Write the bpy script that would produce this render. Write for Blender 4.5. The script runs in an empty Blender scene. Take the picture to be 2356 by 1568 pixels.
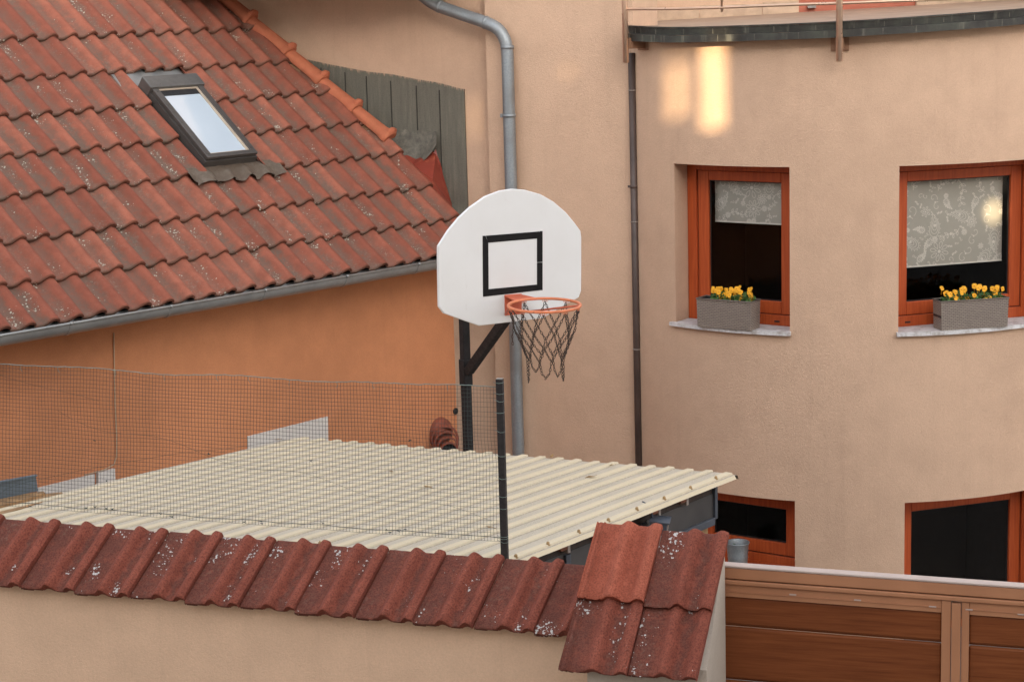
import bpy, bmesh, math, random
from mathutils import Vector as V, Matrix, noise
random.seed(7)
sc = bpy.context.scene
COL = sc.collection
PI = math.pi
R = math.radians
# ------------------------------------------------------------------ camera model
FPX, CAMH, ROLL = 4500.0, 5.4, 0.028
PITCH = math.atan(804 / 4500.0)
FW = V((0, math.cos(PITCH), -math.sin(PITCH))); UP0 = V((0, math.sin(PITCH), math.cos(PITCH))); RT0 = V((1, 0, 0))
EYE = V((0, 0, CAMH))
def ray(x, y):
    du, dv = x - 1178, y - 784
    a = du * math.cos(ROLL) - dv * math.sin(ROLL); b = du * math.sin(ROLL) + dv * math.cos(ROLL)
    d = FW * FPX + RT0 * a - UP0 * b
    return d / d.y
def aty(x, y, Y): return EYE + ray(x, y) * Y
def atz(x, y, Z):
    d = ray(x, y); return EYE + d * ((Z - CAMH) / d.z)
def onp(x, y, P, n):
    d = ray(x, y); return EYE + d * ((P - EYE).dot(n) / d.dot(n))
def oncyl(x, y, cx, cy, r):
    d = ray(x, y); a = d.x**2 + d.y**2; b = -2 * (cx * d.x + cy * d.y); c = cx**2 + cy**2 - r * r
    D = max(b * b - 4 * a * c, 0); t = (-b - math.sqrt(D)) / (2 * a)
    return EYE + d * t
def lerp(a, b, t): return a + (b - a) * t
ZUP = V((0, 0, 1))

# ------------------------------------------------------------------ mesh builder
class MB:
    def __init__(s): s.v = []; s.f = []; s.uv = []; s.mi = []; s.sm = []
    def vert(s, p, uv=(0, 0)): s.v.append(V(p)); s.uv.append(uv); return len(s.v) - 1
    def face(s, ids, m=0, sm=False): s.f.append(tuple(ids)); s.mi.append(m); s.sm.append(sm)
    def poly(s, pts, m=0, uvs=None, sm=False):
        ids = [s.vert(p, uvs[i] if uvs else (0, 0)) for i, p in enumerate(pts)]; s.face(ids, m, sm)
    def box(s, O, ax, ay, az, x0, x1, y0, y1, z0, z1, m=0):
        P = [s.vert(O + ax * x + ay * y + az * z) for z in (z0, z1) for y in (y0, y1) for x in (x0, x1)]
        for q in ((0, 2, 3, 1), (4, 5, 7, 6), (0, 1, 5, 4), (2, 6, 7, 3), (0, 4, 6, 2), (1, 3, 7, 5)): s.face([P[i] for i in q], m)
    def rbox(s, O, ax, ay, az, x0, x1, y0, y1, z0, z1, b=.004, m=0):
        """box with chamfered edges"""
        bm = bmesh.new(); bmesh.ops.create_cube(bm, size=1)
        for v in bm.verts: v.co = V((lerp(x0, x1, v.co.x + .5), lerp(y0, y1, v.co.y + .5), lerp(z0, z1, v.co.z + .5)))
        bmesh.ops.bevel(bm, geom=list(bm.edges), offset=b, segments=2, affect='EDGES', profile=.5)
        base = len(s.v)
        for v in bm.verts: s.vert(O + ax * v.co.x + ay * v.co.y + az * v.co.z)
        for f in bm.faces: s.face([base + v.index for v in f.verts], m)
        bm.free()
    def prism(s, front, off, m=0):
        n = len(front); a = [s.vert(p) for p in front]; b = [s.vert(p + off) for p in front]
        s.face(a, m); s.face(b[::-1], m)
        for i in range(n): j = (i + 1) % n; s.face((a[j], a[i], b[i], b[j]), m)
    def tube(s, pts, r, n=12, m=0, cap=True, closed=False, sm=True, up=None):
        pts = [V(p) for p in pts]; N = len(pts); rings = []; prev = None
        for i, p in enumerate(pts):
            if closed: t = (pts[(i + 1) % N] - pts[i - 1]).normalized()
            else: t = (pts[min(i + 1, N - 1)] - pts[max(i - 1, 0)]).normalized()
            if prev is None:
                a = up if up is not None else (ZUP if abs(t.z) < .9 else V((0, 1, 0)))
                u = (a - t * a.dot(t)).normalized()
            else: u = (prev - t * prev.dot(t)).normalized()
            prev = u; w = t.cross(u); rr = r[i] if isinstance(r, (list, tuple)) else r
            rings.append([s.vert(p + (u * math.cos(2 * PI * k / n) + w * math.sin(2 * PI * k / n)) * rr, (k / n, i)) for k in range(n)])
        M = N if closed else N - 1
        for i in range(M):
            A, B = rings[i], rings[(i + 1) % N]
            for k in range(n): s.face((A[k], A[(k + 1) % n], B[(k + 1) % n], B[k]), m, sm)
        if cap and not closed: s.face(rings[0][::-1], m); s.face(rings[-1], m)
    def bar(s, a, b, w, h, m=0, up=ZUP):
        """rectangular bar from a to b, w across, h along up"""
        d = (b - a); L = d.length; d = d / L; x = d.cross(up).normalized(); z = x.cross(d)
        s.box(a, x, d, z, -w / 2, w / 2, 0, L, -h / 2, h / 2, m)
    def lathe(s, O, prof, n=24, m=0, sm=True):
        rings = [[s.vert(O + V((r * math.cos(2 * PI * k / n), r * math.sin(2 * PI * k / n), z))) for k in range(n)] for r, z in prof]
        for A, B in zip(rings, rings[1:]):
            for k in range(n): s.face((A[k], A[(k + 1) % n], B[(k + 1) % n], B[k]), m, sm)
        return rings
    def grid(s, P, m=0, sm=True, uv=None):
        ids = [[s.vert(p, uv[i][j] if uv else (0, 0)) for j, p in enumerate(row)] for i, row in enumerate(P)]
        for i in range(len(P) - 1):
            for j in range(len(P[0]) - 1): s.face((ids[i][j], ids[i][j + 1], ids[i + 1][j + 1], ids[i + 1][j]), m, sm)
        return ids

ORG = {}
def origin(o):
    while o is not None:
        if o.name in ORG: return ORG[o.name]
        o = o.parent
    return V((0, 0, 0))
def obj(name, mb, mats, parent=None, loc=None, fix=True):
    me = bpy.data.meshes.new(name)
    org = origin(parent) if parent is not None else (V(loc) if loc is not None else V((0, 0, 0)))
    me.from_pydata([v - org for v in mb.v], [], mb.f)
    for m in (mats if isinstance(mats, (list, tuple)) else [mats]): me.materials.append(m)
    me.polygons.foreach_set('material_index', mb.mi); me.polygons.foreach_set('use_smooth', mb.sm)
    ul = me.uv_layers.new(name='UVMap')
    buf = []
    for l in me.loops: buf += list(mb.uv[l.vertex_index])
    ul.data.foreach_set('uv', buf)
    if fix:
        bm = bmesh.new(); bm.from_mesh(me); bmesh.ops.recalc_face_normals(bm, faces=bm.faces); bm.to_mesh(me); bm.free()
    me.update()
    o = bpy.data.objects.new(name, me); COL.objects.link(o)
    if parent is not None: o.parent = parent
    else: o.location = org; ORG[o.name] = org
    return o
def thing(name, label, cat, loc, group=None):
    o = bpy.data.objects.new(name, None); COL.objects.link(o); o.location = loc; o.empty_display_size = .2
    o['label'] = label; o['category'] = cat
    if group: o['group'] = group
    ORG[o.name] = V(loc); return o
def tag(o, label=None, cat=None, group=None, kind=None):
    if label: o['label'] = label
    if cat: o['category'] = cat
    if group: o['group'] = group
    if kind: o['kind'] = kind
    return o

# ------------------------------------------------------------------ materials
class MT:
    def __init__(s, name):
        s.m = bpy.data.materials.new(name); s.m.use_nodes = True; s.t = s.m.node_tree; s.t.nodes.clear()
        s.out = s.n('ShaderNodeOutputMaterial'); s.b = s.n('ShaderNodeBsdfPrincipled'); s.l(s.b.outputs[0], s.out.inputs[0])
        s.co = s.n('ShaderNodeTexCoord')
    def n(s, t, **k):
        x = s.t.nodes.new(t)
        for a, v in k.items(): setattr(x, a, v)
        return x
    def l(s, a, b): s.t.links.new(a, b)
    def set(s, **k):
        for a, v in k.items(): s.b.inputs[a.replace('_', ' ')].default_value = v
    def vec(s, scale=(1, 1, 1), src='Object'):
        mp = s.n('ShaderNodeMapping'); mp.inputs['Scale'].default_value = scale; s.l(s.co.outputs[src], mp.inputs[0]); return mp.outputs[0]
    def noise(s, scale, detail=4, rough=.55, vec=None, out=0):
        x = s.n('ShaderNodeTexNoise'); x.inputs['Scale'].default_value = scale; x.inputs['Detail'].default_value = detail; x.inputs['Roughness'].default_value = rough
        s.l(vec if vec is not None else s.co.outputs['Object'], x.inputs['Vector']); return x.outputs[out]
    def voro(s, scale, vec=None, feature='F1', rnd=1.0):
        x = s.n('ShaderNodeTexVoronoi', feature=feature); x.inputs['Scale'].default_value = scale; x.inputs['Randomness'].default_value = rnd
        s.l(vec if vec is not None else s.co.outputs['Object'], x.inputs['Vector']); return x
    def ramp(s, fac, stops, interp='LINEAR'):
        x = s.n('ShaderNodeValToRGB'); x.color_ramp.interpolation = interp; e = x.color_ramp.elements
        while len(e) < len(stops): e.new(.5)
        for q, (p, c) in zip(e, stops): q.position = p; q.color = (*c, 1) if len(c) == 3 else c
        s.l(fac, x.inputs[0]); return x.outputs[0]
    def math(s, op, a, b=None, c=None, clamp=False):
        x = s.n('ShaderNodeMath', operation=op); x.use_clamp = clamp
        for i, q in enumerate((a, b, c)):
            if q is None: continue
            if isinstance(q, (int, float)): x.inputs[i].default_value = q
            else: s.l(q, x.inputs[i])
        return x.outputs[0]
    def mrange(s, v, a, b, c=0, d=1):
        x = s.n('ShaderNodeMapRange'); x.interpolation_type = 'SMOOTHSTEP'; s.l(v, x.inputs[0])
        for i, q in enumerate((a, b, c, d)): x.inputs[i + 1].default_value = q
        return x.outputs[0]
    def mix(s, fac, a, b, mode='MIX'):
        x = s.n('ShaderNodeMix', data_type='RGBA', blend_type=mode)
        for i, q in ((0, fac), (6, a), (7, b)):
            if isinstance(q, (int, float)): x.inputs[i].default_value = q
            elif isinstance(q, tuple): x.inputs[i].default_value = (*q, 1) if len(q) == 3 else q
            else: s.l(q, x.inputs[i])
        return x.outputs[2]
    def bump(s, h, strength=.3, dist=.01, prev=None):
        x = s.n('ShaderNodeBump'); x.inputs['Strength'].default_value = strength; x.inputs['Distance'].default_value = dist
        s.l(h, x.inputs['Height'])
        if prev is not None: s.l(prev, x.inputs['Normal'])
        s.l(x.outputs[0], s.b.inputs['Normal']); return x.outputs[0]
    def color(s, c): s.l(c, s.b.inputs['Base Color'])
def dark(c, k): return tuple(q * k for q in c)

def plaster(name, c, var=.12, bump=.5, gs=160, grain=.1, streak=0):
    m = MT(name); m.set(Roughness=.93); m.b.inputs['Specular IOR Level'].default_value = .15
    big = m.noise(.7, 4); mid = m.noise(5, 5); fine = m.noise(gs, 3, .6)
    k = m.math('ADD', m.math('MULTIPLY', big, .6), m.math('MULTIPLY', mid, .4))
    col = m.mix(m.mrange(k, .3, .7), dark(c, 1 - var), dark(c, 1 + var * .6))
    if streak:
        st = m.noise(1, 5, .65, m.vec((11, 11, .45)))
        col = m.mix(m.math('MULTIPLY', m.mrange(st, .5, .75), streak), col, dark(c, .62))
    col = m.mix(m.math('MULTIPLY', m.mrange(m.noise(85, 3, .7), .40, .66), grain * 1.6), col, dark(c, .55))
    col = m.mix(m.math('MULTIPLY', m.mrange(fine, .35, .65), grain), col, dark(c, .55))
    m.color(col)
    m.bump(m.math('ADD', m.math('MULTIPLY', fine, 1.0), m.math('MULTIPLY', m.noise(38, 3), .7)), bump, .006)
    return m.m
def paint(name, c, rough=.45, var=.08, metal=0.0, sc_=6, bump=0, spec=.5, spots=None):
    m = MT(name); m.set(Roughness=rough, Metallic=metal); m.b.inputs['Specular IOR Level'].default_value = spec
    nz = m.noise(sc_, 5, .6)
    col = m.mix(m.mrange(nz, .3, .7), dark(c, 1 - var), dark(c, 1 + var))
    if spots: col = m.mix(m.math('MULTIPLY', m.mrange(m.noise(spots[2], 4, .7), .58, .72), spots[1]), col, spots[0])
    m.color(col)
    m.l(m.mrange(m.noise(sc_ * 3, 3), .2, .8, rough * .85, min(1, rough * 1.2)), m.b.inputs['Roughness'])
    if bump: m.bump(m.noise(sc_ * 20, 3), bump, .004)
    return m.m
def clay(name, c1, c2, c3, dirt, lichen, lich=.5, granular=.35, gs=300, lcell=55, pan=(.0, .45), bumpd=.003, lapw=.055, lapk=.0, pan2=None, smear=0.0):
    """fired or concrete tile: random tone per tile, dirt in the pan (uv.x), lichen blotches"""
    m = MT(name); m.set(Roughness=.88); m.b.inputs['Specular IOR Level'].default_value = .2
    geo = m.n('ShaderNodeNewGeometry'); rnd = geo.outputs['Random Per Island']
    col = m.ramp(rnd, [(0, c1), (.5, c2), (1, c3)])
    col = m.mix(m.mrange(m.noise(9, 5, .65), .3, .75), col, m.mix(.5, col, dark(c1, .6)))
    sp = m.n('ShaderNodeSeparateXYZ'); m.l(m.co.outputs['UV'], sp.inputs[0])
    wob = m.math('ADD', sp.outputs[0], m.math('MULTIPLY', m.math('SUBTRACT', m.noise(14, 3), .5), .35))
    inpan = m.math('MULTIPLY', m.mrange(wob, pan[0] - .08, pan[0] + .08), m.mrange(wob, pan[1] + .12, pan[1] - .12))
    if pan2: inpan = m.math('MAXIMUM', inpan, m.math('MULTIPLY', m.mrange(wob, pan2[0] - .05, pan2[0] + .05), m.mrange(wob, pan2[1] + .05, pan2[1] - .05)))
    dn = m.mrange(m.noise(22, 5, .7), .22, .55)
    df = m.math('MULTIPLY', m.math('MULTIPLY', inpan, dn), m.math('ADD', .5, m.math('MULTIPLY', m.math('FRACT', m.math('MULTIPLY', rnd, 7.3)), .5)))
    col = m.mix(df, col, dirt)
    g = m.noise(gs, 2, .6)
    col = m.mix(m.math('MULTIPLY', m.mrange(g, .4, .68), granular), col, dark(c1, .35))
    if smear:
        sm_f = m.math('MULTIPLY', m.math('MULTIPLY', m.mrange(m.noise(48, 6, .75), .50, .70), m.mrange(m.noise(3.1, 3, .6), .40, .62)), m.math('ADD', .3, m.math('MULTIPLY', inpan, .7)))
        col = m.mix(m.math('MULTIPLY', sm_f, smear), col, (.27, .235, .185))
    lap = m.math('MULTIPLY', m.mrange(m.math('ADD', sp.outputs[1], m.math('MULTIPLY', m.math('SUBTRACT', m.noise(30, 4), .5), .05)), lapw, .005), lapk)
    col = m.mix(lap, col, (.045, .030, .018))  # darker band along each tile's lower edge
    # lichen
    wv = m.n('ShaderNodeVectorMath', operation='ADD'); m.l(m.co.outputs['Object'], wv.inputs[0])
    nz = m.n('ShaderNodeTexNoise'); nz.inputs['Scale'].default_value = 90; m.l(m.co.outputs['Object'], nz.inputs['Vector'])
    sub = m.n('ShaderNodeVectorMath', operation='MULTIPLY_ADD'); m.l(nz.outputs[1], sub.inputs[0]); sub.inputs[1].default_value = (.018,) * 3; sub.inputs[2].default_value = (-.009,) * 3
    m.l(sub.outputs[0], wv.inputs[1])
    vo = m.voro(lcell, wv.outputs[0])
    sep = m.n('ShaderNodeSeparateXYZ'); m.l(vo.outputs['Color'], sep.inputs[0])
    clus = m.math('MULTIPLY', m.mrange(m.noise(4.2, 3, .6), .48, .66), m.math('ADD', .25, m.math('MULTIPLY', inpan, .75)))
    rad = m.math('MULTIPLY', m.math('POWER', sep.outputs[0], 2.2), m.math('MULTIPLY', clus, lich))
    lf = m.mrange(m.math('SUBTRACT', rad, vo.outputs['Distance']), -.02, .03)
    col = m.mix(m.math('MULTIPLY', lf, .88), col, lichen)
    m.color(col)
    m.bump(m.math('ADD', m.math('ADD', g, m.math('MULTIPLY', m.noise(60, 4), .8)), m.math('MULTIPLY', lf, .8)), .55, bumpd)
    return m.m

BEIGE = (.61, .412, .286)
M_beige = plaster('beige_plaster', BEIGE, .10, .6, 150, .08, .13)
M_beige_front = plaster('beige_plaster_front', (.73, .49, .33), .10, .6, 120, .09, .14)
M_grey_plaster = plaster('grey_beige_plaster', (.50, .42, .34), .08, .5, 160)
M_orange = plaster('orange_plaster', (.58, .242, .115), .15, .4, 170, .08, .10)
M_roof = clay('clay_roof_tile', (.25, .076, .047), (.31, .096, .059), (.385, .132, .082), (.155, .102, .076), (.44, .41, .33), .70, .25, 300, 66, (-.1, .52), lapw=.042, lapk=.52, smear=.55)
M_ridge = clay('ridge_tile_clay', (.46, .15, .075), (.50, .165, .085), (.53, .18, .095), (.45, .13, .07), (.5, .4, .3), .0, .1, 300)
M_coping = clay('concrete_coping_tile', (.24, .064, .041), (.28, .079, .050), (.315, .095, .061), (.095, .045, .035), (.60, .58, .55), .80, .65, 120, 78, (-.1, .35), .006, pan2=(.66, .78), smear=.25)
M_coping_new = clay('newer_concrete_tile', (.42, .115, .066), (.44, .122, .072), (.46, .13, .077), (.28, .07, .04), (.6, .56, .5), .12, .6, 120, 44, (.1, .35), .006, pan2=(.66, .78))
M_gutter = paint('grey_gutter_paint', (.26, .26, .25), .32, .12, .35, 5)
M_zinc = MT('galvanised_zinc')
def _zinc():
    m = M_zinc; m.set(Metallic=.55, Roughness=.5)
    vo = m.voro(70); nz = m.noise(3, 4)
    c = m.mix(m.math('MULTIPLY', vo.outputs['Distance'], .8, clamp=True), (.26, .29, .31), (.36, .39, .40))
    c = m.mix(m.mrange(nz, .35, .7), c, (.24, .25, .25))
    m.color(c); m.bump(m.noise(8, 2), .1, .004)
_zinc(); M_zinc = M_zinc.m
M_brownpipe = paint('brown_pipe', (.070, .045, .036), .5, .2, 0, 4)
M_pipe_ring = paint('pipe_ring', (.24, .20, .17), .5)
M_window = MT('red_brown_window_paint')
def _win():
    m = M_window; m.set(Roughness=.5); m.b.inputs['Specular IOR Level'].default_value = .25
    g = m.noise(1, 5, .6, m.vec((60, 60, 3)))
    c = m.mix(m.mrange(g, .3, .7), (.34, .056, .014), (.45, .085, .021)); m.color(c); m.bump(g, .12, .003)
_win(); M_window = M_window.m
M_joint = paint('dark_joint', (.03, .012, .008), .7)
M_rubber = paint('black_rubber', (.012, .011, .011), .6)
M_room = paint('dark_room', (.016, .012, .010), .95, .05, 0, 6, 0, .1)  # near black: the unlit room's darkness is put into the colour
M_black = paint('black_steel', (.016, .013, .013), .6, .25, 0, 12, .1, .25)
M_post = paint('old_dark_post', (.016, .012, .011), .7, .3, 0, 20, .3)
M_board = MT('white_board')
def _board():
    m = M_board; m.set(Roughness=.4)
    c = m.mix(m.mrange(m.noise(2.2, 5, .6), .35, .75), (.70, .69, .675), (.665, .65, .63))
    sc1 = m.mrange(m.noise(1, 4, .7, m.vec((30, 30, 4))), .62, .8)
    c = m.mix(m.math('MULTIPLY', sc1, .22), c, (.42, .38, .33))
    vo = m.voro(5.5); ring = m.math('MULTIPLY', m.mrange(m.math('ABSOLUTE', m.math('SUBTRACT', vo.outputs['Distance'], .33)), .10, .0), m.mrange(m.noise(6, 4, .7), .55, .75))
    c = m.mix(m.math('MULTIPLY', ring, .20), c, (.40, .33, .28))
    m.color(c)
_board(); M_board = M_board.m
M_tape = paint('black_tape', (.007, .006, .006), .6, .1, 0, 6, 0, .2)
M_rim = paint('orange_rim_paint', (.66, .20, .085), .45, .1, 0, 18, .1, .5, ((.22, .07, .03), .8, 26))
M_bracket = paint('orange_bracket_paint', (.58, .125, .060), .5, .1, 0, 10, .05, .5, ((.25, .08, .04), .5, 18))
M_chain = paint('rusty_chain', (.048, .028, .020), .6, .4, .2, 40)
M_bolt = paint('grey_bolt', (.25, .24, .22), .45, .1, .6)
M_cream = MT('cream_sheet')
def _cream():
    m = M_cream; m.set(Roughness=.62)
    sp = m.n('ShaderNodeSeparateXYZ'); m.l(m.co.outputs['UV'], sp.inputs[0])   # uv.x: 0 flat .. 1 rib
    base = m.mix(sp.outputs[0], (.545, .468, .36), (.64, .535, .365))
    sp1 = m.mrange(m.noise(120, 4, .7), .42, .66); sp2 = m.mrange(m.noise(2.2, 5, .65), .35, .68)
    d = m.math('MULTIPLY', m.math('MULTIPLY', sp1, m.math('ADD', .25, m.math('MULTIPLY', sp2, .75))), m.math('SUBTRACT', .95, m.math('MULTIPLY', sp.outputs[0], .7)))
    c = m.mix(m.math('MULTIPLY', d, .95), base, (.30, .255, .19))
    # darker broken line at foot of ribs on one side (uv.y marks it)
    rib_foot = m.math('MULTIPLY', sp.outputs[1], m.mrange(m.noise(55, 5, .75), .28, .55))
    c = m.mix(m.math('MULTIPLY', rib_foot, .8), c, (.20, .155, .11))
    m.color(c); m.bump(m.noise(200, 2), .2, .002)
_cream(); M_cream = M_cream.m
M_tan = MT('tan_gate_paint')
def _tan():
    m = M_tan; m.set(Roughness=.5)
    c = m.mix(m.mrange(m.noise(4, 4), .3, .7), (.38, .168, .082), (.43, .192, .094)); m.color(c); m.bump(m.noise(160, 2), .08, .002)
_tan(); M_tan = M_tan.m
M_gatetop = paint('gate_top_rail_sheen', (.46, .36, .31), .4, .06, 0, 8)
M_wood = MT('dark_wood_panel')
def _wood():
    m = M_wood; m.set(Roughness=.5); m.b.inputs['Specular IOR Level'].default_value = .2
    g = m.noise(1, 7, .65, m.vec((2.2, 2.2, 55))); g2 = m.noise(1, 4, .6, m.vec((5, 5, 160)))
    c = m.ramp(m.math('ADD', m.math('MULTIPLY', g, .7), m.math('MULTIPLY', g2, .3)), [(.3, (.12, .032, .009)), (.5, (.185, .053, .016)), (.72, (.26, .082, .025))])
    m.color(c); m.bump(g2, .25, .003)
_wood(); M_wood = M_wood.m
M_wicker = MT('grey_wicker')
def _wick():
    m = M_wicker; m.set(Roughness=.55)
    br = m.n('ShaderNodeTexBrick'); m.l(m.co.outputs['UV'], br.inputs['Vector'])
    br.inputs['Scale'].default_value = 1; br.inputs['Brick Width'].default_value = .034; br.inputs['Row Height'].default_value = .0135
    br.inputs['Mortar Size'].default_value = .0028; br.inputs['Mortar Smooth'].default_value = .6
    br.inputs['Color1'].default_value = (.30, .245, .20, 1); br.inputs['Color2'].default_value = (.25, .20, .165, 1); br.inputs['Mortar'].default_value = (.13, .102, .084, 1)
    m.color(br.outputs[0]); x = m.math('SUBTRACT', 1, br.outputs[1]); m.bump(x, .8, .006)
_wick(); M_wicker = M_wicker.m
M_liner = paint('black_liner', (.012, .012, .013), .5)
M_soil = paint('dark_soil', (.03, .02, .014), .95, .4, 0, 40, .6)
M_leaf = paint('pansy_leaf', (.055, .13, .026), .55, .35, 0, 30)
M_petal = MT('yellow_petal')
def _pet():
    m = M_petal; m.set(Roughness=.6)
    sp = m.n('ShaderNodeSeparateXYZ'); m.l(m.co.outputs['UV'], sp.inputs[0])
    c = m.mix(m.mrange(sp.outputs[0], .0, .3), (.30, .09, .004), (.80, .37, .006)); m.color(c)
_pet(); M_petal = M_petal.m
M_marble = MT('sill_marble')
def _marb():
    m = M_marble; m.set(Roughness=.5)
    c = m.ramp(m.noise(14, 8, .7), [(.35, (.34, .30, .27)), (.5, (.56, .54, .53)), (.7, (.68, .67, .67))]); m.color(c)
_marb(); M_marble = M_marble.m
M_patina = MT('patina_copper')
def _pat():
    m = M_patina; m.set(Roughness=.55, Metallic=.35)
    n1 = m.noise(3.2, 6, .7); st = m.noise(1, 5, .65, m.vec((14, 14, 2)))
    c = m.ramp(n1, [(.32, (.020, .018, .016)), (.5, (.045, .042, .036)), (.68, (.075, .080, .062))])
    c = m.mix(m.math('MULTIPLY', m.mrange(st, .55, .72), .5), c, (.22, .21, .16)); m.color(c)
_pat(); M_patina = M_patina.m
M_seam = paint('solder_seam', (.13, .12, .095), .6, .3, .3, 30)
M_rail = paint('bronze_rail', (.62, .42, .30), .30, .08, .75, 5)
M_plate = paint('bronze_plate', (.32, .175, .105), .45, .1, .3, 5)
M_floor = MT('balcony_floor')
def _fl():
    m = M_floor; m.set(Roughness=.6)
    c = m.ramp(m.noise(1, 6, .65, m.vec((3, 3, 3))), [(.3, (.25, .17, .115)), (.7, (.36, .255, .175))]); m.color(c)
_fl(); M_floor = M_floor.m
M_stone = paint('skirting_stone', (.50, .36, .25), .7, .18, 0, 5, .1, .3, ((.42, .22, .15), .6, 2))
M_door = paint('red_door', (.40, .105, .055), .45, .1, 0, 6)
M_clad = MT('weathered_sheet')
def _clad():
    m = M_clad; m.set(Roughness=.75)
    sp = m.n('ShaderNodeSeparateXYZ'); m.l(m.co.outputs['UV'], sp.inputs[0])   # uv.y metres below the top edge
    st = m.noise(1, 6, .7, m.vec((28, 28, 2.2))); fn = m.noise(130, 3, .7)
    c = m.ramp(st, [(.3, (.112, .102, .078)), (.55, (.145, .133, .102)), (.78, (.20, .178, .138))])
    c = m.mix(m.math('MULTIPLY', m.mrange(fn, .45, .7), .4), c, (.05, .044, .033))
    e = m.math('SUBTRACT', sp.outputs[1], m.math('MULTIPLY', m.math('POWER', m.noise(1, 7, .8, m.vec((46, 46, 8))), 3.2), .22))
    c = m.mix(m.mrange(e, -.005, -.045), c, (.45, .29, .19))
    m.color(c); m.bump(fn, .25, .004)
_clad(); M_clad = M_clad.m
M_redtin = paint('red_tin', (.25, .042, .024), .42, .12, 0, 4, 0, .5, ((.48, .15, .07), .4, 7))
M_greytin = MT('loose_grey_tin')
def _gt():
    m = M_greytin; m.set(Roughness=.7)
    c = m.ramp(m.noise(1, 6, .7, m.vec((20, 20, 20))), [(.35, (.085, .076, .06)), (.6, (.15, .135, .105)), (.75, (.28, .24, .18))]); m.color(c)
_gt(); M_greytin = M_greytin.m
M_eave = paint('eave_boards', (.30, .20, .13), .8, .15)
M_lead = MT('lead_apron')
def _ld():
    m = M_lead; m.set(Roughness=.62, Metallic=.25)
    c = m.ramp(m.noise(7, 6, .7), [(.3, (.085, .055, .036)), (.5, (.125, .092, .065)), (.7, (.19, .155, .12))]); m.color(c)
    w = m.n('ShaderNodeTexWave'); w.inputs['Scale'].default_value = 60; sp = m.co.outputs['UV']; m.l(sp, w.inputs['Vector']); m.bump(w.outputs[1], .25, .003)
_ld(); M_lead = M_lead.m
M_sky = paint('skylight_cladding', (.085, .075, .068), .42, .12, .3, 5)
M_skytop = paint('skylight_cover', (.135, .128, .118), .45, .12, .5, 8, .05)
M_trim = paint('pale_trim', (.50, .40, .30), .45, .08, .3)
M_skyglass = MT('skylight_glass')
def _sg():
    m = M_skyglass; m.set(Roughness=.04, Metallic=0.0)
    m.color(m.mix(m.mrange(m.noise(1.5, 2), .3, .7), (.45, .52, .58), (.50, .57, .63)))  # pale blue base stands for the sky reflection, put into the colour
    m.b.inputs['Coat Weight'].default_value = 1; m.b.inputs['Coat Roughness'].default_value = .02
_sg(); M_skyglass = M_skyglass.m
M_white = plaster('whitewash', (.66, .61, .56), .07, .3, 120)
M_bluetin = paint('blue_grey_tin', (.10, .125, .15), .5, .15, .2, 4)
M_timber = paint('old_timber', (.33, .19, .085), .75, .25, 0, 9, .3)
M_vent = paint('terracotta_vent', (.24, .065, .035), .7, .2, 0, 12, .2)
M_dark = paint('near_black', (.010, .009, .009), .8)
M_wire = paint('green_wire', (.030, .045, .042), .45, .2, .2, 20)
M_topwire = paint('pale_green_wire', (.20, .25, .22), .45, .2, .2, 20)
M_cable = paint('pale_cable', (.48, .36, .24), .6)
M_beam = paint('dark_beam', (.035, .018, .012), .6, .3, 0, 10)
M_block = paint('brown_purlin', (.20, .065, .030), .6, .3, 0, 14)
M_smoke = MT('smoked_sheet')
def _sm():
    m = M_smoke; m.set(Roughness=.22)
    m.color(m.mix(m.mrange(m.noise(2, 3), .35, .65), (.045, .043, .043), (.075, .070, .068)))
_sm(); M_smoke = M_smoke.m
M_slate = paint('slate_frame', (.060, .070, .088), .45, .15, .1)
M_clip = paint('clear_clip', (.32, .27, .24), .25, .1)
M_leafdry = paint('dry_leaf', (.26, .15, .05), .8, .3, 0, 60)
M_ground = plaster('courtyard_paving', (.22, .20, .18), .2, .4, 30)

def pane_mat():
    m = MT('window_glass'); t = m.t
    gl = m.n('ShaderNodeBsdfGlossy'); gl.inputs['Roughness'].default_value = .02
    tr = m.n('ShaderNodeBsdfTransparent'); tr.inputs['Color'].default_value = (.92, .93, .92, 1)
    fr = m.n('ShaderNodeFresnel'); fr.inputs['IOR'].default_value = 1.36
    mx = m.n('ShaderNodeMixShader'); m.l(fr.outputs[0], mx.inputs[0]); m.l(tr.outputs[0], mx.inputs[1]); m.l(gl.outputs[0], mx.inputs[2])
    m.l(mx.outputs[0], m.out.inputs[0]); t.nodes.remove(m.b); return m.m
M_glass = pane_mat()
M_blind = paint('grey_blind', (.50, .46, .40), .85, .05)
M_lace = paint('pale_blind_print', (.84, .78, .71), .85, .04)

# ------------------------------------------------------------------ ground
g = MB(); g.poly([V((-150, -60, 0)), V((150, -60, 0)), V((150, 240, 0)), V((-150, 240, 0))])
tag(obj('ground', g, M_ground), kind='structure')

# ================================================================== ORANGE HOUSE
EA = aty(0, 768, 13.2); EB = atz(1005, 597, EA.z)
e = (EB - EA).normalized(); nh = V((-e.y, e.x, 0)); AL = R(39)
s = nh * math.cos(AL) + ZUP * math.sin(AL); NR = e.cross(s)
def ruv(x, y, off=0):
    P = onp(x, y, EA + NR * off, NR) - EA; return (P.dot(e), P.dot(s))
def rP(u, v, h=0): return EA + e * u + s * v + NR * h
OH = thing('orange_house', 'orange rendered house with red clay tile roof, skylight and grey eaves gutter', 'house', (EA.x, EA.y, 0))

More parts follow.
